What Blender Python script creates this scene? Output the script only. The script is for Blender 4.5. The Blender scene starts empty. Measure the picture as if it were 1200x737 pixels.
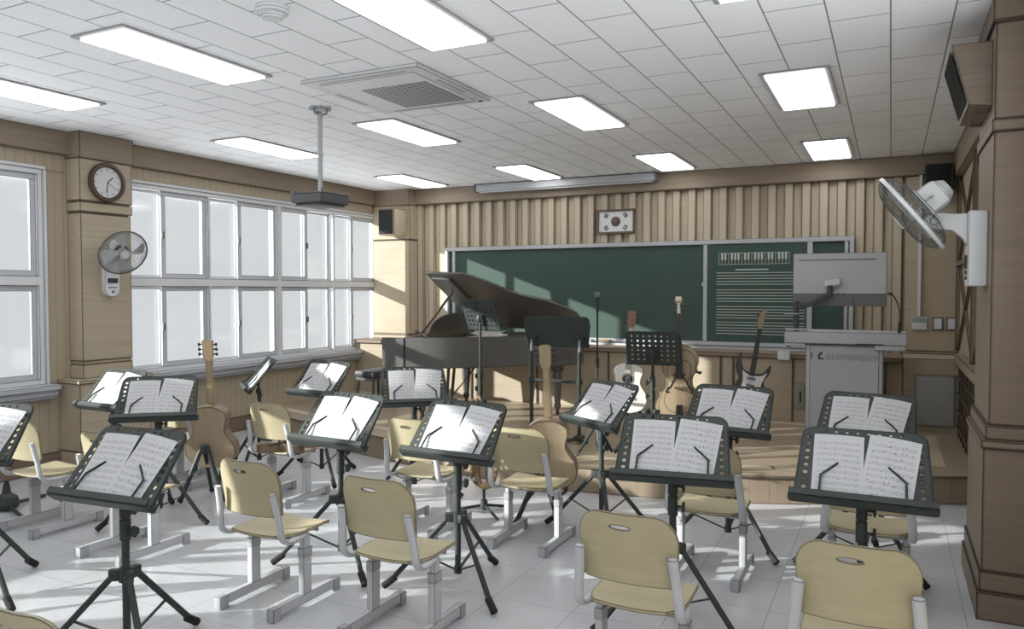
import bpy, bmesh, math, random
from mathutils import Matrix, Vector, Euler
random.seed(7)
PI = math.pi
R = math.radians
scn = bpy.context.scene
COL = scn.collection

# ------------------------------------------------------------------ materials
def lin(c):
    out = []
    for v in c:
        v = v / 255.0
        out.append(v / 12.92 if v <= 0.04045 else ((v + 0.055) / 1.055) ** 2.4)
    return tuple(out) + (1.0,)

MATS = {}
def N(nt, t, **kw):
    n = nt.nodes.new(t)
    for k, v in kw.items():
        setattr(n, k, v)
    return n
def mth(nt, op, a, b=None, c=None):
    n = nt.nodes.new('ShaderNodeMath'); n.operation = op
    for i, v in enumerate((a, b, c)):
        if v is None: continue
        if isinstance(v, (int, float)): n.inputs[i].default_value = v
        else: nt.links.new(v, n.inputs[i])
    return n.outputs[0]
def mixc(nt, f, a, b, mode='MIX'):
    n = nt.nodes.new('ShaderNodeMix'); n.data_type = 'RGBA'; n.blend_type = mode
    for i, v in ((0, f), (6, a), (7, b)):
        if isinstance(v, (int, float)): n.inputs[i].default_value = v
        elif isinstance(v, tuple): n.inputs[i].default_value = v
        else: nt.links.new(v, n.inputs[i])
    return n.outputs[2]
def mapping(nt, scale=(1, 1, 1), rot=(0, 0, 0), loc=(0, 0, 0), src='Object'):
    tc = N(nt, 'ShaderNodeTexCoord'); mp = N(nt, 'ShaderNodeMapping')
    mp.inputs['Scale'].default_value = scale; mp.inputs['Rotation'].default_value = rot
    mp.inputs['Location'].default_value = loc
    nt.links.new(tc.outputs[src], mp.inputs[0])
    return mp.outputs[0]
def mat(name, rgb, rough=.55, spec=.3, kind=None, ink=.004, metal=0., k=.30, amt=.12, p=None):
    if name in MATS: return MATS[name]
    m = bpy.data.materials.new(name); m.use_nodes = True; nt = m.node_tree
    b = nt.nodes['Principled BSDF']
    b.inputs['Roughness'].default_value = rough
    b.inputs['Specular IOR Level'].default_value = spec
    b.inputs['Metallic'].default_value = metal
    col = lin(rgb)
    cur = None
    if kind in ('wood_y', 'wood_x', 'wood_z', 'grain'):
        sc = {'wood_y': (22, 1.2, 22), 'wood_x': (1.2, 22, 22), 'wood_z': (22, 22, 1.2), 'grain': (14, 14, 14)}[kind]
        nz = N(nt, 'ShaderNodeTexNoise'); nz.inputs['Scale'].default_value = 1.6; nz.inputs['Detail'].default_value = 5
        nt.links.new(mapping(nt, sc), nz.inputs['Vector'])
        f = mth(nt, 'MULTIPLY_ADD', nz.outputs[0], 2.0, -.5)
        dark = tuple(v * (1 - amt * 1.6) for v in col[:3]) + (1,)
        lite = tuple(min(1, v * (1 + amt)) for v in col[:3]) + (1,)
        cl = N(nt, 'ShaderNodeClamp'); nt.links.new(f, cl.inputs[0])
        cur = mixc(nt, cl.outputs[0], dark, lite)
    elif kind == 'tiles':      # ceiling boards: bricks running along Y with fine holes
        bt = N(nt, 'ShaderNodeTexBrick'); bt.offset = .5; bt.squash = 1
        bt.inputs['Color1'].default_value = col; bt.inputs['Color2'].default_value = tuple(v * .985 for v in col[:3]) + (1,)
        bt.inputs['Mortar'].default_value = tuple(v * .30 for v in col[:3]) + (1,)
        bt.inputs['Scale'].default_value = 1; bt.inputs['Mortar Size'].default_value = .0045
        bt.inputs['Mortar Smooth'].default_value = 0.1
        bt.inputs['Brick Width'].default_value = .6; bt.inputs['Row Height'].default_value = .299
        nt.links.new(mapping(nt, (1, 1, 1), (0, 0, -PI / 2), p), bt.inputs['Vector'])
        vo = N(nt, 'ShaderNodeTexVoronoi'); vo.inputs['Scale'].default_value = 1
        nt.links.new(mapping(nt, (42, 24, 1)), vo.inputs['Vector'])
        dots = mth(nt, 'LESS_THAN', vo.outputs['Distance'], .14)
        cur = mixc(nt, mth(nt, 'MULTIPLY', dots, .16), bt.outputs[0], (.12, .12, .13, 1))
    elif kind == 'floor':
        bt = N(nt, 'ShaderNodeTexBrick'); bt.offset = 0; bt.squash = 1
        bt.inputs['Color1'].default_value = col; bt.inputs['Color2'].default_value = tuple(v * .97 for v in col[:3]) + (1,)
        bt.inputs['Mortar'].default_value = tuple(v * .55 for v in col[:3]) + (1,)
        bt.inputs['Scale'].default_value = 1; bt.inputs['Mortar Size'].default_value = .0022; bt.inputs['Mortar Smooth'].default_value = .1
        bt.inputs['Brick Width'].default_value = .45; bt.inputs['Row Height'].default_value = .45
        nt.links.new(mapping(nt, (1, 1, 1), (0, 0, 0), (.09, 0, 0)), bt.inputs['Vector'])
        nz = N(nt, 'ShaderNodeTexNoise'); nz.inputs['Scale'].default_value = 9; nz.inputs['Detail'].default_value = 8
        nt.links.new(mapping(nt), nz.inputs['Vector'])
        cur = mixc(nt, mth(nt, 'MULTIPLY', nz.outputs[0], .22), bt.outputs[0], tuple(v * .72 for v in col[:3]) + (1,))
        nt.links.new(mth(nt, 'MULTIPLY_ADD', nz.outputs[0], .12, rough - .05), b.inputs['Roughness'])
    elif kind in ('grooves_y', 'grooves_x'):     # vertical boards, thin dark joints
        ax = 1 if kind == 'grooves_y' else 0
        sep = N(nt, 'ShaderNodeSeparateXYZ'); nt.links.new(mapping(nt), sep.inputs[0])
        per = p or .085
        fr = mth(nt, 'FRACT', mth(nt, 'DIVIDE', mth(nt, 'ADD', sep.outputs[ax], 20), per))
        ln = mth(nt, 'LESS_THAN', fr, .0045 / per)
        nz = N(nt, 'ShaderNodeTexNoise'); nz.inputs['Scale'].default_value = 1.4; nz.inputs['Detail'].default_value = 4
        nt.links.new(mapping(nt, (18, 18, 1.3)), nz.inputs['Vector'])
        base = mixc(nt, nz.outputs[0], tuple(v * (1 - amt * 1.3) for v in col[:3]) + (1,), tuple(min(1, v * (1 + amt)) for v in col[:3]) + (1,))
        cur = mixc(nt, mth(nt, 'MULTIPLY', ln, .55), base, tuple(v * .25 for v in col[:3]) + (1,))
    elif kind == 'music':      # printed staves and notes, on the page's UVs
        tc = N(nt, 'ShaderNodeTexCoord'); sep = N(nt, 'ShaderNodeSeparateXYZ'); nt.links.new(tc.outputs['UV'], sep.inputs[0])
        u, v = sep.outputs[0], sep.outputs[1]
        rows = p[0]
        fr = mth(nt, 'FRACT', mth(nt, 'MULTIPLY', v, rows))
        inb = mth(nt, 'MULTIPLY', mth(nt, 'GREATER_THAN', fr, .28), mth(nt, 'LESS_THAN', fr, .72))
        l5 = mth(nt, 'LESS_THAN', mth(nt, 'FRACT', mth(nt, 'MULTIPLY', mth(nt, 'SUBTRACT', fr, .28), 10.0)), .26)
        inu = mth(nt, 'MULTIPLY', mth(nt, 'GREATER_THAN', u, .07), mth(nt, 'LESS_THAN', u, .94))
        inv = mth(nt, 'MULTIPLY', mth(nt, 'GREATER_THAN', v, .04), mth(nt, 'LESS_THAN', v, .93))
        mask = mth(nt, 'MULTIPLY', inu, inv)
        staff = mth(nt, 'MULTIPLY', mth(nt, 'MULTIPLY', inb, l5), mask)
        cmb = N(nt, 'ShaderNodeCombineXYZ')
        nt.links.new(mth(nt, 'MULTIPLY', u, p[1]), cmb.inputs[0]); nt.links.new(mth(nt, 'MULTIPLY', v, rows * 2.2), cmb.inputs[1])
        vo = N(nt, 'ShaderNodeTexVoronoi'); vo.inputs['Scale'].default_value = 1; vo.inputs['Randomness'].default_value = .8
        nt.links.new(cmb.outputs[0], vo.inputs['Vector'])
        inb2 = mth(nt, 'MULTIPLY', mth(nt, 'GREATER_THAN', fr, .18), mth(nt, 'LESS_THAN', fr, .86))
        note = mth(nt, 'MULTIPLY', mth(nt, 'MULTIPLY', mth(nt, 'LESS_THAN', vo.outputs['Distance'], .26), inb2), mask)
        bar = mth(nt, 'MULTIPLY', mth(nt, 'MULTIPLY', mth(nt, 'LESS_THAN', mth(nt, 'FRACT', mth(nt, 'MULTIPLY', u, 4.6)), .03), inb), mask)
        tot = mth(nt, 'MINIMUM', mth(nt, 'ADD', mth(nt, 'ADD', mth(nt, 'MULTIPLY', staff, .5), mth(nt, 'MULTIPLY', note, p[2])), mth(nt, 'MULTIPLY', bar, .7)), 1)
        cur = mixc(nt, mth(nt, 'MULTIPLY', tot, .85), col, (.03, .03, .035, 1))
    elif kind == 'rows':       # fine rows of print / perforation
        sep = N(nt, 'ShaderNodeSeparateXYZ'); nt.links.new(mapping(nt), sep.inputs[0])
        fr = mth(nt, 'FRACT', mth(nt, 'MULTIPLY', sep.outputs[0], 60))
        cur = mixc(nt, mth(nt, 'MULTIPLY', mth(nt, 'LESS_THAN', fr, .4), .3), col, (.05, .05, .05, 1))
    elif kind == 'dots':       # dark perforated grille
        vo = N(nt, 'ShaderNodeTexVoronoi'); vo.inputs['Scale'].default_value = 1; vo.inputs['Randomness'].default_value = 0
        nt.links.new(mapping(nt, p or (90, 90, 90)), vo.inputs['Vector'])
        cur = mixc(nt, mth(nt, 'LESS_THAN', vo.outputs['Distance'], .36), col, tuple(v * .2 for v in col[:3]) + (1,))
    elif kind == 'board':
        nz = N(nt, 'ShaderNodeTexNoise'); nz.inputs['Scale'].default_value = 2.5; nz.inputs['Detail'].default_value = 6
        nt.links.new(mapping(nt), nz.inputs['Vector'])
        cur = mixc(nt, nz.outputs[0], tuple(v * .9 for v in col[:3]) + (1,), tuple(v * 1.12 for v in col[:3]) + (1,))
    if ink:
        bv = N(nt, 'ShaderNodeBevel'); bv.samples = 5; bv.inputs['Radius'].default_value = ink * 2.0
        geo = N(nt, 'ShaderNodeNewGeometry')
        dp = N(nt, 'ShaderNodeVectorMath', operation='DOT_PRODUCT')
        nt.links.new(bv.outputs[0], dp.inputs[0]); nt.links.new(geo.outputs['Normal'], dp.inputs[1])
        mr = N(nt, 'ShaderNodeMapRange'); mr.inputs[1].default_value = .9995; mr.inputs[2].default_value = .975
        mr.inputs[3].default_value = 0; mr.inputs[4].default_value = 1.0
        nt.links.new(dp.outputs['Value'], mr.inputs[0])
        cur = mixc(nt, mr.outputs[0], cur if cur is not None else col, tuple(v * k * .3 for v in col[:3]) + (1,))
    if cur is None: b.inputs['Base Color'].default_value = col
    else: nt.links.new(cur, b.inputs['Base Color'])
    MATS[name] = m
    return m
def emit(name, rgb, s):
    m = bpy.data.materials.new(name); m.use_nodes = True; nt = m.node_tree; nt.nodes.clear()
    o = N(nt, 'ShaderNodeOutputMaterial'); e = N(nt, 'ShaderNodeEmission')
    e.inputs[0].default_value = lin(rgb); e.inputs[1].default_value = s
    nt.links.new(e.outputs[0], o.inputs[0]); return m
def glass(name):
    m = bpy.data.materials.new(name); m.use_nodes = True; nt = m.node_tree; nt.nodes.clear()
    o = N(nt, 'ShaderNodeOutputMaterial'); t = N(nt, 'ShaderNodeBsdfTransparent'); g = N(nt, 'ShaderNodeBsdfGlossy')
    t.inputs[0].default_value = (.96, .97, .97, 1); g.inputs['Roughness'].default_value = .08
    mx = N(nt, 'ShaderNodeMixShader'); mx.inputs[0].default_value = .06
    nt.links.new(t.outputs[0], mx.inputs[1]); nt.links.new(g.outputs[0], mx.inputs[2]); nt.links.new(mx.outputs[0], o.inputs[0])
    return m

WD = dict(
    wall=mat('pale wood veneer', (178, 165, 144), kind='wood_y', ink=.008, amt=.07),
    wallx=mat('pale wood veneer panels', (178, 165, 144), kind='wood_x', ink=.008, amt=.07),
    beam=mat('brown wood beam veneer', (148, 134, 117), kind='wood_y', ink=.008, amt=.07),
    beamx=mat('brown wood beam veneer across', (148, 134, 117), kind='wood_x', ink=.008, amt=.07),
    rib=mat('pale ribbed wood', (192, 180, 159), kind='wood_z', ink=.008, amt=.05),
    groove=mat('grooved wall boards', (178, 165, 144), kind='grooves_y', ink=.009, amt=.07),
    dark=mat('brown skirting wood', (126, 110, 96), kind='wood_y', ink=.008, amt=.07),
    ledge=mat('brown ledge wood', (142, 126, 110), kind='wood_x', ink=.009, amt=.07),
    stage=mat('stage floor vinyl', (154, 139, 120), kind='wood_x', ink=.008, amt=.07, rough=.35, spec=.4),
    strip=mat('stage pale border', (196, 182, 158), kind='wood_x', ink=.004, rough=.35, spec=.4),
    riser=mat('stage riser boards', (156, 141, 122), kind='grooves_x', ink=.007, p=.14),
    pill=mat('right pillar wood', (134, 120, 106), kind='wood_x', ink=.009, amt=.07),
)
CEIL = mat('white perforated ceiling boards', (248, 249, 252), .8, .1, 'tiles', 0, p=(0.0, -.021, 0))
FLOOR = mat('pale grey floor tiles', (196, 198, 202), .22, .5, 'floor', 0)
WFR = mat('white window frame', (214, 216, 219), .5, .3, ink=.005)
SFR = mat('grey window sash', (188, 190, 195), .5, .3, ink=.005)
SILL = mat('grey window sill', (176, 179, 185), .5, .3, ink=.005)
GLASS = glass('window glass')
BLK = mat('black stand metal', (54, 60, 58), .5, .35, ink=.002)
BLKD = mat('black stand desk', (56, 64, 61), .5, .35, ink=.003)
RUB = mat('black rubber', (44, 46, 46), .7, .2, ink=.002)
STL = mat('grey steel tube', (190, 192, 196), .4, .4, ink=.003)
STLD = mat('dark grey plastic cap', (168, 170, 174), .6, .3, ink=.003)
PLY = mat('yellow plywood', (178, 168, 137), .45, .35, 'wood_x', .004, amt=.05)
PAPL = mat('printed music page', (198, 199, 202), .8, .1, 'music', 0, p=(11, 40, .6))
PAPR = mat('printed music page dense', (198, 199, 202), .8, .1, 'music', 0, p=(10, 24, 1.0))
WHT = mat('white plastic', (214, 216, 218), .5, .3, ink=.003)
LGT = mat('light grey metal', (184, 187, 191), .5, .3, ink=.004)
MID = mat('mid grey plastic', (112, 113, 114), .5, .3, ink=.003)
DRK = mat('dark grey plastic', (64, 66, 68), .5, .3, ink=.003)

# ------------------------------------------------------------------ mesh building
class MB:
    def __init__(s): s.bm = bmesh.new()
    def box(s, c, d, rot=None, bev=0, taper=None):
        m = Matrix.Translation(c)
        if rot: m = m @ Euler(rot).to_matrix().to_4x4()
        r = bmesh.ops.create_cube(s.bm, size=1, matrix=Matrix.Identity(4))
        vs = r['verts']
        for v in vs:
            v.co = Vector((v.co.x * d[0], v.co.y * d[1], v.co.z * d[2]))
        if bev:
            es = list({e for v in vs for e in v.link_edges})
            g = bmesh.ops.bevel(s.bm, geom=es, offset=bev, segments=2, profile=.6, affect='EDGES')
            vs = list({v for f in g['faces'] for v in f.verts} | {v for v in vs if v.is_valid})
        for v in vs: v.co = m @ v.co
        return s
    def bb(s, x0, x1, y0, y1, z0, z1, bev=0):
        return s.box(((x0 + x1) / 2, (y0 + y1) / 2, (z0 + z1) / 2), (abs(x1 - x0), abs(y1 - y0), abs(z1 - z0)), bev=bev)
    def cyl(s, a, b, r0, r1=None, n=12, cap=True):
        a = Vector(a); b = Vector(b); r1 = r0 if r1 is None else r1
        d = b - a; L = d.length
        q = d.to_track_quat('Z', 'Y').to_matrix().to_4x4()
        bmesh.ops.create_cone(s.bm, cap_ends=cap, segments=n, radius1=max(r0, 1e-5), radius2=max(r1, 1e-5), depth=L, matrix=Matrix.Translation((a + b) / 2) @ q)
        return s
    def tube(s, pts, r, n=8, flat=None, cap=True, up=None):
        pts = [Vector(p) for p in pts]; rings = []
        rr = r if isinstance(r, (list, tuple)) else [r] * len(pts)
        prev = None
        for i, p in enumerate(pts):
            t = (pts[min(i + 1, len(pts) - 1)] - pts[max(i - 1, 0)]).normalized()
            if prev is None:
                ref = Vector(up) if up else (Vector((0, 0, 1)) if abs(t.z) < .9 else Vector((1, 0, 0)))
                nrm = (ref - t * ref.dot(t)).normalized()
            else:
                nrm = (prev - t * prev.dot(t)).normalized()
            prev = nrm; bn = t.cross(nrm)
            ring = []
            for k in range(n):
                a = 2 * PI * (k + .5) / n
                f = flat or (1, 1)
                ring.append(s.bm.verts.new(p + nrm * math.cos(a) * rr[i] * f[0] + bn * math.sin(a) * rr[i] * f[1]))
            rings.append(ring)
        for i in range(len(rings) - 1):
            for k in range(n):
                s.bm.faces.new((rings[i][k], rings[i][(k + 1) % n], rings[i + 1][(k + 1) % n], rings[i + 1][k]))
        if cap:
            s.bm.faces.new(rings[0][::-1]); s.bm.faces.new(rings[-1])
        return s
    def torus(s, c, ax, R_, r, n=40, m=6):
        q = Vector(ax).to_track_quat('Z', 'Y').to_matrix(); c = Vector(c); rings = []
        for i in range(n):
            a = 2 * PI * i / n; d = Vector((math.cos(a), math.sin(a), 0))
            rings.append([s.bm.verts.new(c + q @ (d * (R_ + r * math.cos(2 * PI * k / m)) + Vector((0, 0, r * math.sin(2 * PI * k / m))))) for k in range(m)])
        for i in range(n):
            for k in range(m):
                s.bm.faces.new((rings[i][k], rings[(i + 1) % n][k], rings[(i + 1) % n][(k + 1) % m], rings[i][(k + 1) % m]))
        return s
    def lathe(s, prof, n=24, mtx=None, cap=True):
        rings = []; mtx = mtx or Matrix.Identity(4)
        for r, z in prof:
            rings.append([s.bm.verts.new(mtx @ Vector((r * math.cos(2 * PI * k / n), r * math.sin(2 * PI * k / n), z))) for k in range(n)])
        for i in range(len(rings) - 1):
            for k in range(n):
                s.bm.faces.new((rings[i][k], rings[i][(k + 1) % n], rings[i + 1][(k + 1) % n], rings[i + 1][k]))
        if cap:
            s.bm.faces.new(rings[0][::-1]); s.bm.faces.new(rings[-1])
        return s
    def prism(s, poly, a, b, axis='y', mtx=None):
        """poly 2-D, extruded along axis from a to b"""
        def P(u, v, w):
            p = {'y': Vector((u, w, v)), 'z': Vector((u, v, w)), 'x': Vector((w, u, v))}[axis]
            return mtx @ p if mtx else p
        A = [s.bm.verts.new(P(u, v, a)) for u, v in poly]; B = [s.bm.verts.new(P(u, v, b)) for u, v in poly]
        n = len(poly)
        s.bm.faces.new(A); s.bm.faces.new(B[::-1])
        for i in range(n):
            s.bm.faces.new((A[i], B[i], B[(i + 1) % n], A[(i + 1) % n]))
        return s
    def grid(s, fn, nu, nv, thick=0, uv=False):
        V = [[s.bm.verts.new(fn(i / nu, j / nv)) for j in range(nv + 1)] for i in range(nu + 1)]
        fs = []
        for i in range(nu):
            for j in range(nv):
                fs.append(s.bm.faces.new((V[i][j], V[i + 1][j], V[i + 1][j + 1], V[i][j + 1])))
        if uv:
            l = s.bm.loops.layers.uv.verify()
            idx = {V[i][j]: (i / nu, j / nv) for i in range(nu + 1) for j in range(nv + 1)}
            for f in fs:
                for lp in f.loops: lp[l].uv = idx[lp.vert]
        if thick:
            bmesh.ops.recalc_face_normals(s.bm, faces=fs)
            bmesh.ops.solidify(s.bm, geom=fs, thickness=thick)
        return s
    def mesh(s, name, sharp=32):
        bm = s.bm
        bmesh.ops.recalc_face_normals(bm, faces=bm.faces)
        for f in bm.faces: f.smooth = True
        for e in bm.edges:
            if len(e.link_faces) == 2:
                e.smooth = e.calc_face_angle(0) < R(sharp)
            else: e.smooth = False
        me = bpy.data.meshes.new(name); bm.to_mesh(me); bm.free()
        return me
    def build(s, name, m, parent=None, mtx=None, sharp=32):
        me = s.mesh(name, sharp)
        if mtx: me.transform(mtx)
        return link(name, me, m, parent)
def link(name, me, m, parent=None):
    o = bpy.data.objects.new(name, me)
    if m: me.materials.clear(); me.materials.append(m)
    COL.objects.link(o)
    if parent: o.parent = parent
    return o
def tag(o, label, cat, group=None, kind=None):
    o['label'] = label; o['category'] = cat
    if group: o['group'] = group
    if kind: o['kind'] = kind
    return o
def thing(name, label, cat, loc=(0, 0, 0), rz=0, group=None, rot=None):
    o = bpy.data.objects.new(name, None); COL.objects.link(o); o.empty_display_size = .1
    o.location = loc; o.rotation_euler = rot or (0, 0, rz)
    return tag(o, label, cat, group)
def struct(name, mb, m, sharp=32):
    o = mb.build(name, m, sharp=sharp); o['kind'] = 'structure'; return o
def copy_tree(o, parent=None):
    c = o.copy(); COL.objects.link(c)
    if parent: c.parent = parent
    for ch in list(o.children): copy_tree(ch, c)
    return c
def plate(outer, holes, th):
    """flat plate in XY with real holes, thickness th (centred on z=0)"""
    cu = bpy.data.curves.new('tmp', 'CURVE'); cu.dimensions = '2D'; cu.fill_mode = 'BOTH'; cu.extrude = th / 2
    for poly in [outer] + holes:
        sp = cu.splines.new('POLY'); sp.points.add(len(poly) - 1); sp.use_cyclic_u = True
        for i, (x, y) in enumerate(poly): sp.points[i].co = (x, y, 0, 1)
    ob = bpy.data.objects.new('tmp', cu); COL.objects.link(ob)
    dg = bpy.context.evaluated_depsgraph_get(); me = bpy.data.meshes.new_from_object(ob.evaluated_get(dg))
    bpy.data.objects.remove(ob); bpy.data.curves.remove(cu)
    bm = bmesh.new(); bm.from_mesh(me); bmesh.ops.remove_doubles(bm, verts=bm.verts, dist=1e-5)
    bm.to_mesh(me); bm.free()
    return me
def circ(x, y, r, n=12, ry=None):
    return [(x + r * math.cos(2 * PI * k / n), y + (ry or r) * math.sin(2 * PI * k / n)) for k in range(n)]
def rrect(x0, x1, y0, y1, r, n=5):
    pts = []
    for cx, cy, a0 in ((x1 - r, y1 - r, 0), (x0 + r, y1 - r, 90), (x0 + r, y0 + r, 180), (x1 - r, y0 + r, 270)):
        for k in range(n + 1):
            a = R(a0 + 90 * k / n); pts.append((cx + r * math.cos(a), cy + r * math.sin(a)))
    return pts
def catmull(pts, sub=6, closed=False):
    out = []; n = len(pts)
    rng = range(n) if closed else range(n - 1)
    for i in rng:
        g = lambda k: pts[k % n] if closed else pts[max(0, min(n - 1, k))]
        p0, p1, p2, p3 = (Vector(g(i + k)) for k in (-1, 0, 1, 2))
        for j in range(sub):
            t = j / sub
            out.append(tuple(.5 * ((2 * p1) + (p2 - p0) * t + (2 * p0 - 5 * p1 + 4 * p2 - p3) * t * t + (3 * p1 - p0 - 3 * p2 + p3) * t ** 3)))
    if not closed: out.append(tuple(pts[-1]))
    return out

# ------------------------------------------------------------------ room
L, RT, FY, BY, H = -6.84, .65, 9.4, -1.8, 3.1
struct('floor', MB().bb(L - .2, RT + .2, BY - .2, FY + .2, -.1, 0), FLOOR)
struct('ceiling', MB().bb(L - .2, RT + .2, BY - .2, FY + .2, H, H + .1), CEIL)
mb = MB(); mb.bb(L - .2, RT + .2, BY - .15, BY, 0, .85); mb.bb(L - .2, RT + .2, BY - .15, BY, 2.7, H)
for a, b in ((L - .2, L + .5), (-3.3, -2.9), (RT - .5, RT + .2)): mb.bb(a, b, BY - .15, BY, .85, 2.7)
struct('wall_back', mb, WD['wallx'])
mb = MB(); mb.bb(RT, RT + .15, BY, 4.3, 0, .85); mb.bb(RT, RT + .15, BY, 4.3, 2.7, H); mb.bb(RT, RT + .15, 4.3, FY + .15, 0, H)
for a, b in ((BY, -1.4), (1.3, 1.6), (4.1, 4.3)): mb.bb(RT, RT + .15, a, b, .85, 2.7)
struct('wall_right', mb, WD['wall'])
# left wall with two window openings
W1 = (.02, 4.28); W2 = (5.12, 9.30); ZS, ZT = .80, 2.73
mb = MB()
mb.bb(L - .15, L, BY, FY + .15, ZT, H)
mb.bb(L - .15, L, BY, FY + .15, 0, ZS)
for y0, y1 in ((BY, W1[0]), (W1[1], W2[0]), (W2[1], FY + .15)):
    mb.bb(L - .15, L, y0, y1, ZS, ZT)
struct('wall_left', mb, WD['groove'])
# front wall with vertical ribs
mb = MB(); mb.bb(L - .15, RT + .15, FY + .03, FY + .15, 0, H)
x = -6.2
prof = [(L - .15, FY + .12)]
pts = []
while x < .12:
    pts += [(x, FY + .03), (x + .004, FY - .02), (x + .097, FY - .02), (x + .101, FY + .03)]
    x += .188
poly = pts + [(pts[-1][0], FY + .06), (pts[0][0], FY + .06)]
mb.prism(poly, .9, 2.885, axis='z')
struct('wall_front', mb, WD['rib'])

# ceiling-height beams
struct('trim_1', MB().bb(L, L + .06, BY, FY, 2.885, H), WD['beam'])
struct('trim_2', MB().bb(L, RT, FY - .09, FY, 2.885, H), WD['beamx'])
struct('trim_3', MB().bb(RT - .07, RT, 5.3, FY, 2.83, H), WD['beam'])
# skirtings
struct('baseboard_left', MB().bb(L, L + .03, BY, 8.7, 0, .17), WD['dark'])
struct('baseboard_right', MB().bb(RT - .03, RT, BY, 6.8, 0, .12), WD['dark'])
struct('baseboard_back', MB().bb(L, RT, BY, BY + .03, 0, .12), WD['dark'])

# left pillar (clock pillar), corner pillar, right pillars
def pillar(name, x0, x1, y0, y1, m, segs):
    mb = MB()
    for z0, z1, g in segs: mb.bb(x0 - (g if x0 > -2 else 0), x1 + (g if x0 < -2 else 0), y0 - g, y1 + g, z0, z1)
    return struct(name, mb, m)
pillar('trim_4', L, -6.65, 4.52, 5.03, WD['wall'],
       [(.0, .18, .12), (.18, .80, .11), (.80, .83, .125), (.83, .96, .0), (.96, .995, -.012), (.995, 2.36, .0), (2.36, 2.375, -.012), (2.375, 2.46, .012), (2.46, 2.475, -.005), (2.475, 2.86, .012)])
struct('trim_5', MB().bb(L, -6.62, 4.5, 5.05, 2.86, H), WD['beam'])
mb = MB()
for z0, z1, g in [(.0, .93, .03), (.93, 1.0, .0), (1.0, 1.02, -.01), (1.02, 2.37, .0), (2.37, 2.385, -.01), (2.385, 2.46, .01), (2.46, 2.88, .01)]:
    mb.bb(L, -6.2 + g, 9.18 - g, FY, z0, z1)
struct('trim_6', mb, WD['wallx'])
struct('trim_7', MB().bb(L, -6.18, 9.15, FY, 2.87, H), WD['beamx'])
# right-hand wall section of the front wall with lower box holding the cabinet door
mb = MB(); mb.bb(.125, RT, FY - .05, FY + .1, .9, 2.88)
mb.bb(.115, RT, FY - .065, FY + .1, .965, .99)
struct('trim_8', mb, WD['wallx'])
# deep wainscot under the board
struct('trim_9', MB().bb(L, .12, 8.75, FY + .03, 0, .905), WD['wallx'])
struct('trim_10', MB().bb(L, .12, 8.72, FY + .03, .905, .955), WD['ledge'])
mb = MB()
for xx in (-5.9, -4.95, -4.0, -3.05, -1.72, -1.58, -.95, -.05): mb.bb(xx, xx + .02, 8.735, 8.76, .2, .9)
struct('trim_11', mb, WD['dark'])
struct('trim_12', MB().bb(.12, RT, 8.72, FY + .03, 0, .96), WD['wallx'])
# near right pillar
mb = MB()
for z0, z1, x0, y0 in [(0, .14, .405, 4.42), (.14, .24, .415, 4.44), (.24, .86, .425, 4.455), (.86, .90, .415, 4.445), (.90, .97, .435, 4.475), (.97, 2.44, .45, 4.5), (2.44, 2.50, .44, 4.49), (2.50, 2.98, .45, 4.5), (2.98, 3.1, .435, 4.47)]:
    mb.bb(x0, RT + .02, y0, 9.72 - y0, z0, z1)
struct('trim_13', mb, WD['pill'])
# stage
edge = [(-6.84, 6.76), (-6.03, 6.53), (-4.99, 6.22), (-4.16, 6.0), (-3.29, 5.84), (-2.7, 5.78), (-2.3, 5.78), (-1.66, 5.88), (-.98, 6.05), (-.6, 6.2), (-.1, 6.46), (.34, 6.68), (RT, 6.82)]
poly = edge + [(RT, 8.8), (L, 8.8)]
struct('trim_14', MB().prism(poly, 0, .205, axis='z'), WD['riser'])
poly = [(a, b - .02) for a, b in edge] + [(RT, 8.8), (L, 8.8)]
struct('trim_15', MB().prism(poly, .205, .222, axis='z'), WD['stage'])
# pale inlaid border strips of the stage floor
def strip(pl, w):
    mb = MB()
    for (a, b), (c, d) in zip(pl[:-1], pl[1:]):
        v = Vector((c - a, d - b)); n = Vector((-v.y, v.x)).normalized() * w
        mb.prism([(a, b), (c, d), (c + n.x, d + n.y), (a + n.x, b + n.y)], .2222, .2235, axis='z')
    return mb
struct('trim_16', strip([(L + .02, 7.0), (-4.9, 6.42), (-3.2, 6.07), (-2.4, 6.02), (-1.5, 6.12), (-.8, 6.32), (-.2, 6.62)], .13), WD['strip'])
struct('trim_17', MB().bb(L + .05, -.2, 8.55, 8.68, .2222, .2235), WD['strip'])
mb = MB(); mb.bb(.32, .42, 7.1, 8.5, .2222, .2235); mb.bb(-.3, .42, 7.02, 7.14, .2222, .2236)
struct('trim_18', mb, WD['strip'])
# right wall beyond the pillar: shelf ledge with slotted front, crossed battens above
struct('trim_19', MB().bb(.575, RT, 6.3, 8.72, .93, 1.02), WD['beam'])
mb = MB()
for k in range(9): mb.bb(.60, .612, 6.4 + k * .26, 6.42 + k * .26, .222, .93)
for z in (.3, .46, .62, .78): mb.bb(.60, .615, 6.4, 8.72, z, z + .02)
struct('trim_20', mb, WD['dark'])
struct('trim_21', MB().bb(.612, RT, 6.35, 8.72, .222, .93), mat('dark slotted shelf', (62, 54, 48), ink=0))
mb = MB()
for (y0, z0, y1, z1) in ((6.2, 2.8, 7.5, 1.95), (7.5, 2.8, 6.2, 1.95), (6.2, 1.9, 7.5, 1.04), (7.5, 1.9, 6.2, 1.04), (7.6, 2.8, 9.2, 1.95), (9.2, 2.8, 7.6, 1.95), (7.6, 1.9, 9.2, 1.04), (9.2, 1.9, 7.6, 1.04)):
    mb.tube([(.635, y0, z0), (.635, y1, z1)], .02, n=4)
for y in (6.15, 7.55, 9.25): mb.bb(.61, .66, y - .025, y + .025, 1.02, 2.83)
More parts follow.
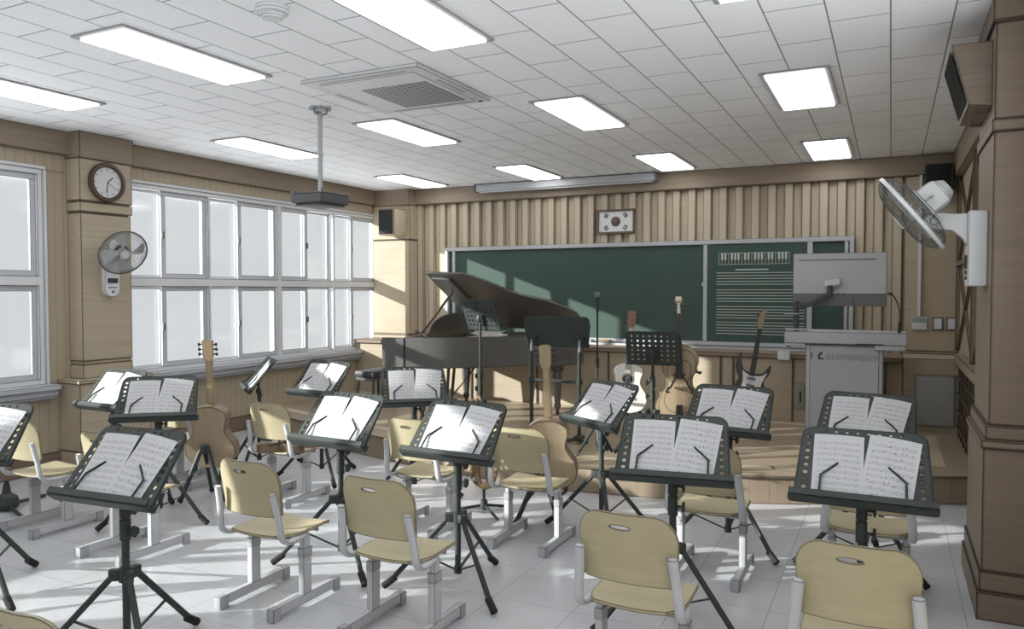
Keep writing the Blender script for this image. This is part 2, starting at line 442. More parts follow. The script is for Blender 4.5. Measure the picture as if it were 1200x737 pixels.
mb.bb(.61, .66, 6.15, 9.25, 1.9, 1.95)
struct('trim_22', mb, WD['dark'])

# ------------------------------------------------------------------ windows
def window(name, y0, y1, bays, cells):
    """outer frame; cells: list per bay of (near sash is inner?, far sash is inner?, both?)"""
    fr = MB(); t = .045; xo, xi = L - .13, L + .012
    fr.bb(xo, xi, y0, y1, ZS, ZS + t); fr.bb(xo, xi, y0, y1, ZT - t, ZT)
    for y in bays:
        w = t if y in (bays[0], bays[-1]) else .026
        c = max(y0 + w / 2, min(y1 - w / 2, y))
        if y == 7.24: w = .075
        fr.bb(xo, xi, c - w / 2, c + w / 2, ZS + t, 1.69); fr.bb(xo, xi, c - w / 2, c + w / 2, 1.775, ZT - t)
    fr.bb(xo, xi, y0, y1, 1.69, 1.775)
    root = struct(name, fr, WFR)
    for i in range(len(bays) - 1):
        a, b = bays[i] + .02, bays[i + 1] - .02
        if i == 0: a += .025
        if i == len(bays) - 2: b -= .025
        m_ = (a + b) / 2 - (.08 if cells[i] == ('out', 'in') else 0)
        for za, zb in ((ZS + t, 1.69), (1.775, ZT - t)):
            spec = cells[i]
            for (s0, s1, depth, w, side) in ((a, m_ + .02, spec[0], .05, 0), (m_ - .02, b, spec[1], .05, 1)):
                if depth == 'in': xc, wf, mm = L - .03, .05, SFR
                else: xc, wf, mm = L - .085, .028, WFR
                f = MB(); d = .013
                f.bb(xc - d, xc + d, s0, s1, za, za + wf); f.bb(xc - d, xc + d, s0, s1, zb - wf, zb)
                f.bb(xc - d, xc + d, s0, s0 + wf, za + wf, zb - wf); f.bb(xc - d, xc + d, s1 - wf, s1, za + wf, zb - wf)
                if depth == 'in':
                    yy = s0 + .012 if side == 1 else s1 - .012
                sash = f.build('sash', mm, root)
                MB().bb(xc - .003, xc + .003, s0 + wf, s1 - wf, za + wf, zb - wf).build('pane', GLASS, sash)
                if depth == 'in':
                    MB().bb(xc + d, xc + d + .018, yy - .012, yy + .012, (za + zb) / 2 - .035, (za + zb) / 2 + .035).build('latch', MID, sash)
    return root
w1 = window('window_1', W1[0], W1[1], [.02, 1.09, 2.15, 3.22, 4.28], [('in', 'out'), ('out', 'in'), ('out', 'in'), ('out', 'in')])
w2 = window('window_2', W2[0], W2[1], [5.12, 6.15, 7.24, 8.28, 9.30], [('out', 'in'), ('out', 'in'), ('in', 'out'), ('out', 'in')])
def fill_window(name, axis, c, a, b):  # extra windows out of view, added to let more light in
    mb = MB(); t = .04
    def q(u0, u1, z0, z1, d=.03):
        if axis == 'x': mb.bb(u0, u1, c - d, c + d, z0, z1)
        else: mb.bb(c - d, c + d, u0, u1, z0, z1)
    q(a, b, .85, .85 + t); q(a, b, 2.7 - t, 2.7); n = 3
    for k in range(n + 1):
        u = a + (b - a) * k / n; u0 = min(max(u - t / 2, a), b - t); q(u0, u0 + t, .85 + t, 2.7 - t)
    root = struct(name, mb, WFR)
    mb = MB(); q(a + t, b - t, .85 + t, 2.7 - t, .003); mb.build('pane', GLASS, root)
fill_window('fill_window_3', 'x', BY - .07, L + .5, -3.3); fill_window('fill_window_4', 'x', BY - .07, -2.9, RT - .5)
fill_window('fill_window_5', 'y', RT + .07, -1.4, 1.3); fill_window('fill_window_6', 'y', RT + .07, 1.6, 4.1)
for nm, (a, b), k in (('trim_23', W1, 0), ('trim_24', W2, 1)):
    mb = MB(); mb.bb(L - .01, L + .15, a - .1, b + .06, .755, .80); mb.bb(L - .01, L + .12, a - .08, b + .05, .70, .755); mb.bb(L - .01, L + .09, a - .06, b + .04, .67, .70)
    struct(nm, mb, SILL)
for nm, (a, b) in (('trim_25', W1), ('trim_26', W2)):
    mb = MB(); mb.bb(L, L + .025, a - .04, b + .03, ZT, ZT + .035)
    mb.bb(L, L + .025, a - .04, a, ZS, ZT); mb.bb(L, L + .025, b, b + .035, ZS, ZT)
    struct(nm, mb, WFR)

# ------------------------------------------------------------------ ceiling lights
EM = emit('lamp diffuser', (255, 255, 255), 6.4)
CL = mat('dark lamp rim', (150, 151, 154), .5, .3, ink=0)
lamp = thing('ceiling_light', '', 'ceiling light', group='recessed ceiling light panels')
mb = MB(); w, l_, t = .186, .53, .034
mb.bb(-w - t, -w, -l_ - t, l_ + t, -.012, 0); mb.bb(w, w + t, -l_ - t, l_ + t, -.012, 0)
mb.bb(-w, w, -l_ - t, -l_, -.012, 0); mb.bb(-w, w, l_, l_ + t, -.012, 0)
mb.build('lamp_frame', CL, lamp)
MB().bb(-w, w, -l_, l_, -.026, 0, bev=.008).build('diffuser', EM, lamp)
cols = [(-5.69, 'nearest the windows'), (-3.985, 'second from the windows'), (-2.29, 'third from the windows'), (-.595, 'farthest from the windows')]
rows = [(8.51, 'row nearest the chalkboard'), (5.91, 'middle row of the room'), (3.38, 'front row above the near chairs'), (.78, 'added row behind the viewpoint')]  # last row is unseen, added to brighten the room
first = True
for ry, rn in rows:
    for cx, cn in cols:
        o = lamp if first else copy_tree(lamp); first = False
        o.location = (cx, ry, H)
        o['label'] = 'recessed white ceiling light panel, ' + rn + ', column ' + cn

# ------------------------------------------------------------------ AC cassette, detector, projector, screen
ac = thing('air_conditioner', 'large square white ceiling air conditioner with perforated dark grille', 'air conditioner', (-3.2, 4.62, H))
MB().box((0, 0, -.014), (.96, 1.0, .028), bev=.01).build('cover_panel', mat('ac white plastic', (210, 211, 213), .5, .3, ink=.005), ac)
MB().box((0, 0, -.0285), (.78, .82, .006), bev=.002).build('inner_frame', mat('ac white plastic2', (222, 223, 224), .5, .3, ink=.004), ac)
MB().box((.08, .08, -.033), (.54, .56, .005)).build('grille', mat('ac grille', (170, 171, 173), .5, .3, 'dots', 0, p=(24, 24, 24)), ac)
for a, b, c, d in ((0, .445, .7, .03), (0, -.445, .7, .03), (.43, 0, .03, .7), (-.43, 0, .03, .7)):
    MB().box((a, b, -.0285), (c, d * .5, .003)).build('louvre', LGT, ac)
MB().cyl((.42, .45, -.028), (.42, .45, -.036), .015, n=16).build('indicator', MID, ac)

sd = thing('smoke_detector', 'round white smoke detector on the ceiling at the top edge', 'smoke detector', (-2.86, 3.0, H))
MB().lathe([(.085, 0), (.085, -.02), (.075, -.035), (.058, -.038)], 28).build('base', WHT, sd)
MB().lathe([(.056, -.036), (.056, -.05), (.048, -.062), (.03, -.066)], 28).build('sensor_head', WHT, sd)

pj = thing('projector', 'small grey projector hanging on a ceiling pole near windows', 'projector', (-4.09, 4.8, 0))
mb = MB(); mb.box((0, 0, 2.37), (.30, .34, .075), bev=.012); mb.box((0, 0, 2.327), (.25, .29, .02), bev=.005); mb.build('body', mat('projector grey', (92, 94, 96), .5, .3, ink=.004), pj)
MB().cyl((.07, .17, 2.365), (.07, .195, 2.365), .03, n=20).build('lens', DRK, pj)
mb = MB(); mb.box((0, 0, 2.411), (.31, .35, .006)); mb.build('top_cover', LGT, pj)
mb = MB(); mb.cyl((0, 0, 2.41), (0, 0, 3.06), .019, n=14); mb.build('pole', LGT, pj)
mb = MB(); mb.box((0, 0, 3.09), (.12, .12, .02))
for a in range(3):
    c, s_ = math.cos(a * 2.1 + .4), math.sin(a * 2.1 + .4); mb.tube([(0, 0, 3.04), (.05 * c, .05 * s_, 3.05), (.07 * c, .07 * s_, 3.095)], .01, n=6)
    mb.cyl((.07 * c, .07 * s_, 3.075), (.07 * c, .07 * s_, 3.1), .02, n=10)
mb.build('ceiling_bracket', LGT, pj)
mb = MB()
for a in (-1, 1): mb.tube([(.14 * a, .15, 2.405), (.16 * a, .17, 2.435)], .008, n=6); mb.tube([(.14 * a, -.15, 2.405), (.16 * a, -.17, 2.435)], .008, n=6)
mb.build('mounting_arm', LGT, pj)

sc = thing('projection_screen', 'long grey rolled projection screen case under ceiling above chalkboard', 'projection screen', (-3.85, 9.2, 0))
mb = MB(); mb.box((0, 0, 3.04), (2.5, .1, .1), bev=.02); mb.build('case', LGT, sc)
for s_ in (-1, 1): MB().box((1.26 * s_, 0, 3.04), (.03, .11, .11), bev=.01).build('end_cap', MID, sc)
MB().box((0, -.01, 2.985), (2.42, .02, .02)).build('bottom_bar', WHT, sc)
for s_ in (-1, 1): MB().box((.9 * s_, 0, 3.09), (.05, .06, .03)).build('bracket', MID, sc)

# ------------------------------------------------------------------ clock, fans, speakers
ck = thing('wall_clock', 'round brown wooden wall clock on the left pillar', 'clock', (-6.635, 4.765, 2.66), rot=(0, PI / 2, 0))
MB().lathe([(.18, 0), (.185, .02), (.178, .04), (.15, .046), (.142, .03), (.142, .0)], 48).build('rim', mat('clock rim wood', (92, 76, 64), .4, .4, ink=.004), ck)
MB().lathe([(.142, .0), (.142, .022)], 48).build('dial', WHT, ck)
mb = MB()
for k in range(12):
    a = k * PI / 6; mb.box((.12 * math.cos(a), .12 * math.sin(a), .0235), (.02, .005, .002), rot=(0, 0, a))
mb.build('hour_marks', DRK, ck)
# local x is down, y toward +Y: hands at about 1:30
MB().tube([(0, 0, .026), (-.05, .055, .026)], .005, n=4).build('hour_hand', DRK, ck)
MB().tube([(0, 0, .029), (.1, -.01, .029)], .0035, n=4).build('minute_hand', DRK, ck)
MB().tube([(0, 0, .031), (.06, .085, .031)], .0018, n=4).build('second_hand', DRK, ck)

WIRE = mat('fan guard wire', (98, 100, 101), .4, .4, ink=0)
BLADE = mat('fan blade', (196, 199, 201), .3, .4, ink=0)
def fan_head(root, R_, depth, ribs, wire_r=.0018, rot=None):
    q = rot.to_matrix().to_4x4() if rot else Matrix.Identity(4)
    # local: axis +Z is the air direction
    def bulge(side, r):
        return side * depth * (.06 + .44 * (1 - (r / R_) ** 5))
    for side, nm in ((1, 'front_guard'), (-1, 'rear_guard')):
        mb = MB()
        for r in [R_ * f for f in (.3, .42, .54, .66, .78, .88, .95)]: mb.torus((0, 0, bulge(side, r)), (0, 0, 1), r, wire_r, 40, 4)
        for k in range(ribs):
            a = 2 * PI * k / ribs
            mb.tube([(math.cos(a + tt * .25) * R_ * f, math.sin(a + tt * .25) * R_ * f, bulge(side, R_ * f)) for tt, f in enumerate((.2, .5, .72, .84, .93, 1.0))], wire_r, n=3)
        mb.build(nm, WIRE, root, q)
    MB().torus((0, 0, 0), (0, 0, 1), R_, .007, 48, 8).build('rim', WIRE, root, q)
    mb = MB(); mb.lathe([(.0, depth * .5 + .012), (R_ * .16, depth * .5 + .01), (R_ * .2, depth * .5), (R_ * .2, depth * .5 - .012), (0, depth * .5 - .012)], 24, cap=False)
    mb.build('badge', WHT, root, q)
    mb = MB()
    for k in range(4):
        a0 = k * PI / 2
        def fn(u, v, a0=a0):
            r = R_ * (.15 + .74 * v); w = .9 * (.45 + .75 * v) * (1 - .35 * v * v)
            a = a0 + (u - .5) * w + v * .35
            return Vector((r * math.cos(a), r * math.sin(a), (u - .5) * .045))
        mb.grid(fn, 6, 6, thick=.002)
    mb.cyl((0, 0, -.03), (0, 0, .025), R_ * .18, n=20)
    mb.build('blades', BLADE, root, q)
    mb = MB(); mb.lathe([(0, -depth * .5 - .15), (.04, -depth * .5 - .148), (.062, -depth * .5 - .12), (.07, -depth * .5 - .04), (.06, -depth * .5)], 24, cap=False); mb.build('motor', WHT, root, q)

fl_ = thing('wall_fan', 'round white wall fan facing the room on the left pillar below the clock', 'fan', (-6.65, 4.79, 1.75), group='oscillating wall fans')
mb = MB(); mb.prism(rrect(-.075, .075, -.16, .2, .07, 8), 0, .055, axis='x'); mb.build('base_plate', WHT, fl_)
mb = MB(); mb.box((.058, .0, -.01), (.008, .1, .045)); mb.build('control_panel', DRK, fl_)
MB().box((.057, .0, -.075), (.004, .085, .008)).build('lettering_strip', MID, fl_)
MB().cyl((.055, 0, -.115), (.064, 0, -.115), .013, n=4).build('knob', MID, fl_)
mb = MB(); mb.tube([(.03, 0, .15), (.09, 0, .19), (.13, -.01, .225)], .022, n=10); mb.build('neck', WHT, fl_)
fh = bpy.data.objects.new('fan_head', None); COL.objects.link(fh); fh.parent = fl_
fh.location = (.29, -.06, .245)
fh.rotation_euler = Vector((.99, -.245, -.53)).to_track_quat('Z', 'Y').to_euler()
fan_head(fh, .215, .10, 36, .0012)

fr_ = thing('wall_fan', 'large white wall fan seen side-on at the upper right, mounted on the right pillar', 'fan', (.45, 4.75, 1.87), group='oscillating wall fans')
mb = MB(); mb.box((-.045, 0, 0), (.09, .17, .40), bev=.012); mb.build('base_plate', WHT, fr_)
MB().box((-.095, -.03, -.07), (.012, .06, .07)).build('control_panel', DRK, fr_)
for z in (-.125, -.155): MB().box((-.093, -.03, z), (.01, .03, .018)).build('button', DRK, fr_)
mb = MB()
mb.prism([(-.09, .19), (-.09, .02), (-.115, .06), (-.16, .10), (-.27, .115), (-.30, .15), (-.28, .185), (-.22, .2), (-.15, .19)], -.03, .03, axis='y')
mb.build('arm', WHT, fr_)
mb = MB(); mb.cyl((-.245, -.042, .15), (-.245, .042, .15), .035, n=20); mb.cyl((-.245, -.048, .15), (-.245, .048, .15), .02, n=20); mb.build('joint', WHT, fr_)
nrm = Vector((-.78, .04, -.62)).normalized()
fh2 = bpy.data.objects.new('fan_head', None); COL.objects.link(fh2); fh2.parent = fr_
fh2.location = (-.355, -.02, .20)
fh2.rotation_euler = nrm.to_track_quat('Z', 'Y').to_euler()
fan_head(fh2, .243, .15, 40, .0013)
mb = MB(); mb.box((.0, .0, -.125), (.14, .15, .13), bev=.03); mb.box((0, 0, -.075), (.17, .17, .02), bev=.008)
mb.build('motor_housing', WHT, fh2)
mb = MB(); mb.tube([(.09, 0, -.09), (.10, .0, -.115), (.085, 0, -.13)], .007, n=6); mb.build('carrying_hook', WHT, fh2)
MB().lathe([(.243, -.012), (.251, -.012), (.251, .012), (.243, .012), (.243, -.012)], 48, cap=False).build('rim_band', WHT, fh2)

GRL = mat('speaker grille', (50, 52, 53), .7, .2, 'dots', 0, p=(120, 120, 120))
SPW = mat('speaker wood', (128, 116, 103), .5, .3, 'wood_x', .005)
s1 = thing('wall_speaker', 'small wooden wall speaker with black grille on the corner pillar beside the windows', 'speaker', (-6.36, 9.0, 2.61), group='wall speakers')
MB().box((0, 0, 0), (.26, .3, .37), bev=.006).build('cabinet', WD['wallx'], s1)
MB().box((-.01, -.157, 0), (.235, .014, .34), bev=.004).build('grille', GRL, s1)
MB().cyl((.0, -.166, -.13), (.0, -.16, -.13), .008, n=8).build('badge', LGT, s1)
MB().box((0, .165, 0), (.1, .03, .12)).build('bracket', DRK, s1)
s2 = thing('wall_speaker', 'black speaker on the front wall behind the large side-on fan', 'speaker', (.437, 9.22, 2.82), group='wall speakers')
MB().box((0, 0, 0), (.26, .18, .3), bev=.008).build('cabinet', DRK, s2)
MB().box((-.01, -.095, 0), (.23, .01, .27), bev=.004).build('grille', GRL, s2)
MB().box((0, .105, 0), (.1, .03, .12)).build('bracket', DRK, s2)
s3 = thing('wall_speaker', 'large brown wedge speaker on top of the near right pillar', 'speaker', (.45, 4.6, 2.76), group='wall speakers')
mb = MB(); mb.prism([(0, .16), (-.186, .162), (-.105, -.155), (0, -.17)], 0, .56, axis='y'); mb.build('cabinet', SPW, s3)
import mathutils
gp = MB(); a = Vector((-.190, 0, .140)); b = Vector((-.114, 0, -.135)); n_ = Vector((-.97, 0, -.245)) * .006
vs = [gp.bm.verts.new(p) for p in (a + Vector((0, .03, 0)), a + Vector((0, .53, 0)), b + Vector((0, .53, 0)), b + Vector((0, .03, 0)))]
f = gp.bm.faces.new(vs); bmesh.ops.solidify(gp.bm, geom=[f], thickness=.006)
gp.build('grille', mat('speaker grille grey', (118, 122, 120), .7, .2, ink=.003), s3)
for s_ in (.06, .44): MB().box((-.03, s_ + .03, -.17), (.05, .03, .03)).build('bracket', SPW, s3)

# ------------------------------------------------------------------ blackboard
bd = thing('chalkboard', 'wide green chalkboard in a grey aluminium frame across the front wall', 'chalkboard', (-3.02, 9.379, 0))
ALU = mat('aluminium frame', (180, 182, 186), .4, .4, ink=.004)
GRN = mat('green board surface', (66, 84, 77), .65, .25, 'board', 0)
GRN2 = mat('green board surface deep', (60, 76, 70), .65, .25, 'board', 0)
X0, X1, Z0, Z1 = -2.66, 2.65, .985, 2.255
MB().bb(X0 + .03, X1 - .03, -.05, 0, Z0 + .02, Z1 - .02).build('backing', GRN2, bd)
mb = MB(); mb.bb(X0, X1, -.09, 0, Z1 - .055, Z1); mb.bb(X0, X1, -.09, 0, Z0, Z0 + .05); mb.bb(X0, X0 + .05, -.09, 0, Z0 + .05, Z1 - .055); mb.bb(X1 - .05, X1, -.09, 0, Z0 + .05, Z1 - .055)
mb.build('outer_frame', ALU, bd)
MB().bb(X0 + .17, .985, -.062, -.05, Z0 + .05, Z1 - .06).build('left_panel', GRN, bd)
MB().bb(1.03, 2.16, -.082, -.05, Z0 + .05, Z1 - .06).build('staff_panel', GRN, bd)
MB().bb(2.22, X1 - .1, -.062, -.05, Z0 + .05, Z1 - .06).build('right_panel', GRN, bd)
mb = MB()
for a, w in ((.985, .05), (2.16, .06), (X0 + .125, .045), (X1 - .1, .04)): MB().bb(a, a + w, -.088, -.05, Z0 + .05, Z1 - .055).build('divider', ALU, bd)
CHK = mat('printed white line', (196, 202, 198), .8, .1, ink=0)
mb = MB()
for zt in (1.856, 1.654, 1.456, 1.268):
    for k in range(5):
        z = zt - k * .034; mb.bb(1.145, 2.14, -.0835, -.082, z - .0035, z + .0035)
mb.build('staff_lines', CHK, bd)
mb = MB(); mb.bb(1.365, 1.74, -.0835, -.082, 1.886, 1.900); mb.build('title_line', CHK, bd)
mb = MB(); kx0, kx1, kz0, kz1 = 1.17, 1.97, 1.955, 2.092
mb.bb(kx0, kx1, -.0835, -.082, kz1 - .005, kz1); mb.bb(kx0, kx1, -.0835, -.082, kz0, kz0 + .004)
nk = 21
for k in range(nk + 1):
    xx = kx0 + (kx1 - kx0) * k / nk; mb.bb(xx - .002, xx + .002, -.0835, -.082, kz0, kz1)
for k in range(nk):
    if k % 7 not in (2, 6):
        xx = kx0 + (kx1 - kx0) * (k + 1) / nk
        mb.bb(xx - .011, xx + .011, -.0845, -.082, kz0 + .055, kz1)
mb.build('keyboard_chart', CHK, bd)
mb = MB(); mb.bb(X0, X1, -.17, -.05, Z0 - .035, Z0 - .015); mb.bb(X0, X1, -.175, -.165, Z0 - .035, Z0 + .0)
mb.build('chalk_tray', ALU, bd)
MB().box((.985, -.1, 1.72), (.02, .02, .05)).build('handle', WHT, bd)
er = thing('chalk_eraser', 'small brown chalk eraser on the chalk tray', 'eraser', (-3.28, 9.265, .975))
MB().box((0, 0, .03), (.17, .06, .03), bev=.005).build('grip', mat('eraser wood', (148, 122, 90), ink=.003), er)
MB().box((0, 0, .008), (.165, .055, .016)).build('felt', MID, er)
er2 = thing('chalk_box', 'white chalk box on the chalk tray left of the eraser', 'chalk box', (-3.55, 9.265, .975))
MB().box((0, 0, .02), (.2, .07, .04), bev=.005).build('box', WHT, er2)
MB().box((0, 0, .041), (.205, .074, .006)).build('lid', LGT, er2)

# framed flag
fg = thing('framed_flag', 'framed national flag with round emblem and four trigrams above the chalkboard', 'flag', (-3.165, 9.379, 2.527))
mb = MB(); a, b, t = .255, .155, .026
mb.bb(-a, a, -.035, 0, b - t, b); mb.bb(-a, a, -.035, 0, -b, -b + t); mb.bb(-a, -a + t, -.035, 0, -b + t, b - t); mb.bb(a - t, a, -.035, 0, -b + t, b - t)
mb.build('frame', mat('flag frame wood', (112, 96, 82), ink=.004), fg)
MB().bb(-a + t, a - t, -.018, 0, -b + t, b - t).build('flag_sheet', mat('flag white', (222, 223, 224), .8, .1, ink=0), fg)
def half(up):
    r = .064; pts = []; th = R(-28)
    sg = 1 if up else -1
    for k in range(17): pts.append((r * math.cos(PI * k / 16), sg * r * math.sin(PI * k / 16)))
    c1 = [(-r / 2 + r / 2 * math.cos(PI - PI * k / 8), -r / 2 * math.sin(PI - PI * k / 8) * 1) for k in range(9)]
    c2 = [(r / 2 + r / 2 * math.cos(PI - PI * k / 8), r / 2 * math.sin(PI - PI * k / 8)) for k in range(9)]
    pts += c1[1:] + c2[1:-1]
    c, s_ = math.cos(th), math.sin(th)
    return [(x * c - y * s_, x * s_ + y * c) for x, y in pts]
MB().prism(half(True), -.0205, -.0178).build('emblem_upper', mat('emblem red', (122, 100, 84), .8, .1, ink=0), fg)
MB().prism(half(False), -.0203, -.0178).build('emblem_lower', mat('emblem blue', (84, 90, 98), .8, .1, ink=0), fg)
mb = MB()
for sx, sz, ang, broken in ((-1, 1, 57, (0, 0, 0)), (1, 1, 123, (1, 0, 1)), (-1, -1, 123, (0, 1, 0)), (1, -1, 57, (1, 1, 1))):
    cx, cz = sx * .128, sz * .078
    for k in (-1, 0, 1):
        aa = R(ang); nx, nz = math.sin(aa) * .017 * k * 1.0, 0
        # bars lie along direction (cos, sin), stacked along the normal
        dx, dz = math.cos(aa), math.sin(aa); px_, pz_ = -dz * .018 * k, dx * .018 * k
        segs = ((-.030, -.004), (.004, .030)) if broken[k + 1] else ((-.030, .030),)
        for a0, a1 in segs:
            m_ = (a0 + a1) / 2
            mb.box((cx + px_ + dx * m_, -.0195, cz + pz_ + dz * m_), (a1 - a0, .003, .011), rot=(0, -aa, 0))
mb.build('trigrams', DRK, fg)

# switches, thermostat, conduit, cabinet door
cd = tag(MB().bb(.255, .29, FY - .085, FY - .05, 1.37, 2.9).build('cable_conduit', WHT), 'white vertical cable conduit on the front wall at right', 'conduit')
th = thing('wall_junction_box', 'square white control box at the foot of the white conduit', 'control box', (.28, FY - .05, 1.293))
MB().box((0, -.015, 0), (.15, .03, .14), bev=.005).build('box', WHT, th)
MB().box((0, -.031, .035), (.13, .004, .05)).build('display', mat('lcd green', (140, 160, 145), .4, .4, ink=.002), th)
for k, (xx, lb) in enumerate(((.456, 'left one of two grey-rimmed light switches right of the control box'), (.585, 'right one of two grey-rimmed light switches, nearest the wall corner'))):
    sw = thing('light_switch', lb, 'light switch', (xx, FY - .05, 1.29), group='light switches by the corner')
    MB().box((0, -.006, 0), (.105, .012, .145), bev=.004).build('plate', MID, sw)
    MB().box((0, -.015, 0), (.075, .01, .115), bev=.003).build('rocker', WHT, sw)
pd = thing('cabinet_door', 'grey metal access door in the low wooden box at the right', 'access door', (.41, 8.72, .54))
MB().box((0, -.008, 0), (.37, .016, .53), bev=.003).build('door_frame', mat('door rim brown', (140, 132, 118), ink=.004), pd)
MB().box((0, -.018, 0), (.335, .012, .495), bev=.003).build('door_leaf', mat('grey door', (166, 168, 166), .5, .3, 'grain', .004, amt=.05), pd)
MB().cyl((.135, -.024, .02), (.135, -.032, .02), .014, n=12).build('lock', LGT, pd)
ow = thing('wall_plate', 'narrow grey wall plate with dark slot left of the lectern', 'wall plate', (-.875, 8.75, .50))
MB().box((0, -.006, 0), (.11, .012, .28), bev=.003).build('plate', mat('plate grey', (150, 146, 138), ink=.003), ow)
MB().box((.015, -.014, .0), (.02, .006, .12)).build('slot', DRK, ow)

# ------------------------------------------------------------------ chair
def make_chair():
    t = thing('classroom_chair', '', 'chair', group='school chairs set out for the ensemble')
    # seat
    def sf(u, v):
        y = -.18 + .40 * v
        hw = .195 - .045 * max(0, 1 - v / .35) ** 2 - .035 * max(0, (v - .85) / .15) ** 2
        z = .402 - .012 * math.sin(PI * min(1, v * 1.1)) - .03 * max(0, (v - .8) / .2) ** 2 + .01 * (2 * u - 1) ** 2
        return Vector(((2 * u - 1) * hw, y, z))
    MB().grid(sf, 14, 14, thick=.014).build('seat', PLY, t)
    # backrest: rounded outline, curved, with a hand slot
    out = []
    W, zb, zt = .2, .0, .285
    for cx, cy, rx, rz, a0 in ((W - .085, zt - .10, .085, .10, 0), (-W + .085, zt - .10, .085, .10, 90), (-W + .03 + .008, zb + .03, .03, .03, 180), (W - .03 - .008, zb + .03, .03, .03, 270)):
        for k in range(9):
            a = R(a0 + 90 * k / 8); out.append([cx + rx * math.cos(a), cy + rz * math.sin(a)])
    n0 = len(out)
    for p in out:
        if p[1] > .2: p[1] += .012 * (1 - (p[0] / W) ** 2)
        if p[1] < .03: p[1] += .015 * (1 - (p[0] / W) ** 2)
    dense = []
    for i in range(n0):
        a, b = Vector(out[i]), Vector(out[(i + 1) % n0]); k = max(1, int((b - a).length / .015))
        for j in range(k): dense.append(tuple(a.lerp(b, j / k)))
    me = plate(dense, [circ(-.02, .235, .042, 16, .0085)], .012)
    bm = bmesh.new(); bm.from_mesh(me)
    for k in range(-12, 13):       # cut across so it can bend
        g = list(bm.verts) + list(bm.edges) + list(bm.faces)
        bmesh.ops.bisect_plane(bm, geom=g, plane_co=(k * .016, 0, 0), plane_no=(1, 0, 0))
    for k in range(1, 8):
        g = list(bm.verts) + list(bm.edges) + list(bm.faces)
        bmesh.ops.bisect_plane(bm, geom=g, plane_co=(0, k * .04, 0), plane_no=(0, 1, 0))
    for v in bm.verts:
        x, z, y = v.co.x, v.co.y, v.co.z
        v.co = Vector((x, -.205 - y + .035 * ((x / W) ** 2) - .05 * (z / .285) ** 1.5 - .0, .50 + z))
    m_ = MB(); m_.bm.free(); m_.bm = bm
    m_.build('backrest', PLY, t, sharp=40)
    for s in (-1, 1):
        path = catmull([(s * .186, -.238, .640), (s * .190, -.226, .59), (s * .197, -.212, .52), (s * .204, -.205, .46), (s * .206, -.192, .405), (s * .203, -.150, .378), (s * .195, -.08, .372), (s * .18, 0, .372)], 4)
        MB().tube(path, .0205, n=14, flat=(.68, 1), up=(0, 1, 0)).build('upright', STL, t)
        lg = MB().box((s * .18, 0, .185), (.038, .062, .24), bev=.006).build('leg', STL, t)
        MB().box((s * .18, 0, .33), (.028, .048, .09), bev=.004).build('inner_post', STL, lg)
        MB().box((s * .18, 0, .285), (.042, .066, .05), bev=.005).build('collar', STLD, lg)
        ft = MB().box((s * .18, 0, .042), (.038, .46, .05), bev=.006).build('foot', STL, t)
        for q in (-1, 1): MB().box((s * .18, q * .228, .033), (.05, .056, .07), bev=.009).build('foot_cap', STLD, ft)
    mb = MB()
    for y in (-.1, .1): mb.tube([(-.18, y, .372), (.18, y, .372)], .011, n=8)
    mb.build('cross_bar', STL, t)
    return t
chair = make_chair()
CH = [(-5.25, 3.31, 'chair at the far left edge'),
      (-4.28, 3.23, 'chair mostly hidden behind the front left stand'),
      (-5.34, 4.62, 'chair just left of the guitar by the windows'),
      (-4.26, 4.6, 'chair with a violin lying on its seat'),
      (-2.91, 3.06, 'chair in full view right of the front left stand'),
      (-2.11, 3.06, 'foreground chair left of the centre stand tripod'),
      (-2.87, 4.47, 'chair just left of the saxophone'),
      (-2.08, 4.5, 'chair directly in front of a tan guitar'),
      (-.905, 3.04, 'foreground chair right of centre, back turned'),
      (-.92, 4.48, 'chair half hidden behind the right centre stand'),
      (-.09, 3.04, 'large chair back at the bottom right'),
      (-.09, 4.48, 'chair behind the pole of the largest right stand'),
      (-2.12, 1.46, 'chair with only its back top showing bottom left')]
for i, (x, y, lb) in enumerate(CH):
    o = chair if i == 0 else copy_tree(chair)
    o.location = (x, y, 0); o['label'] = 'grey steel and yellow plywood school ' + lb

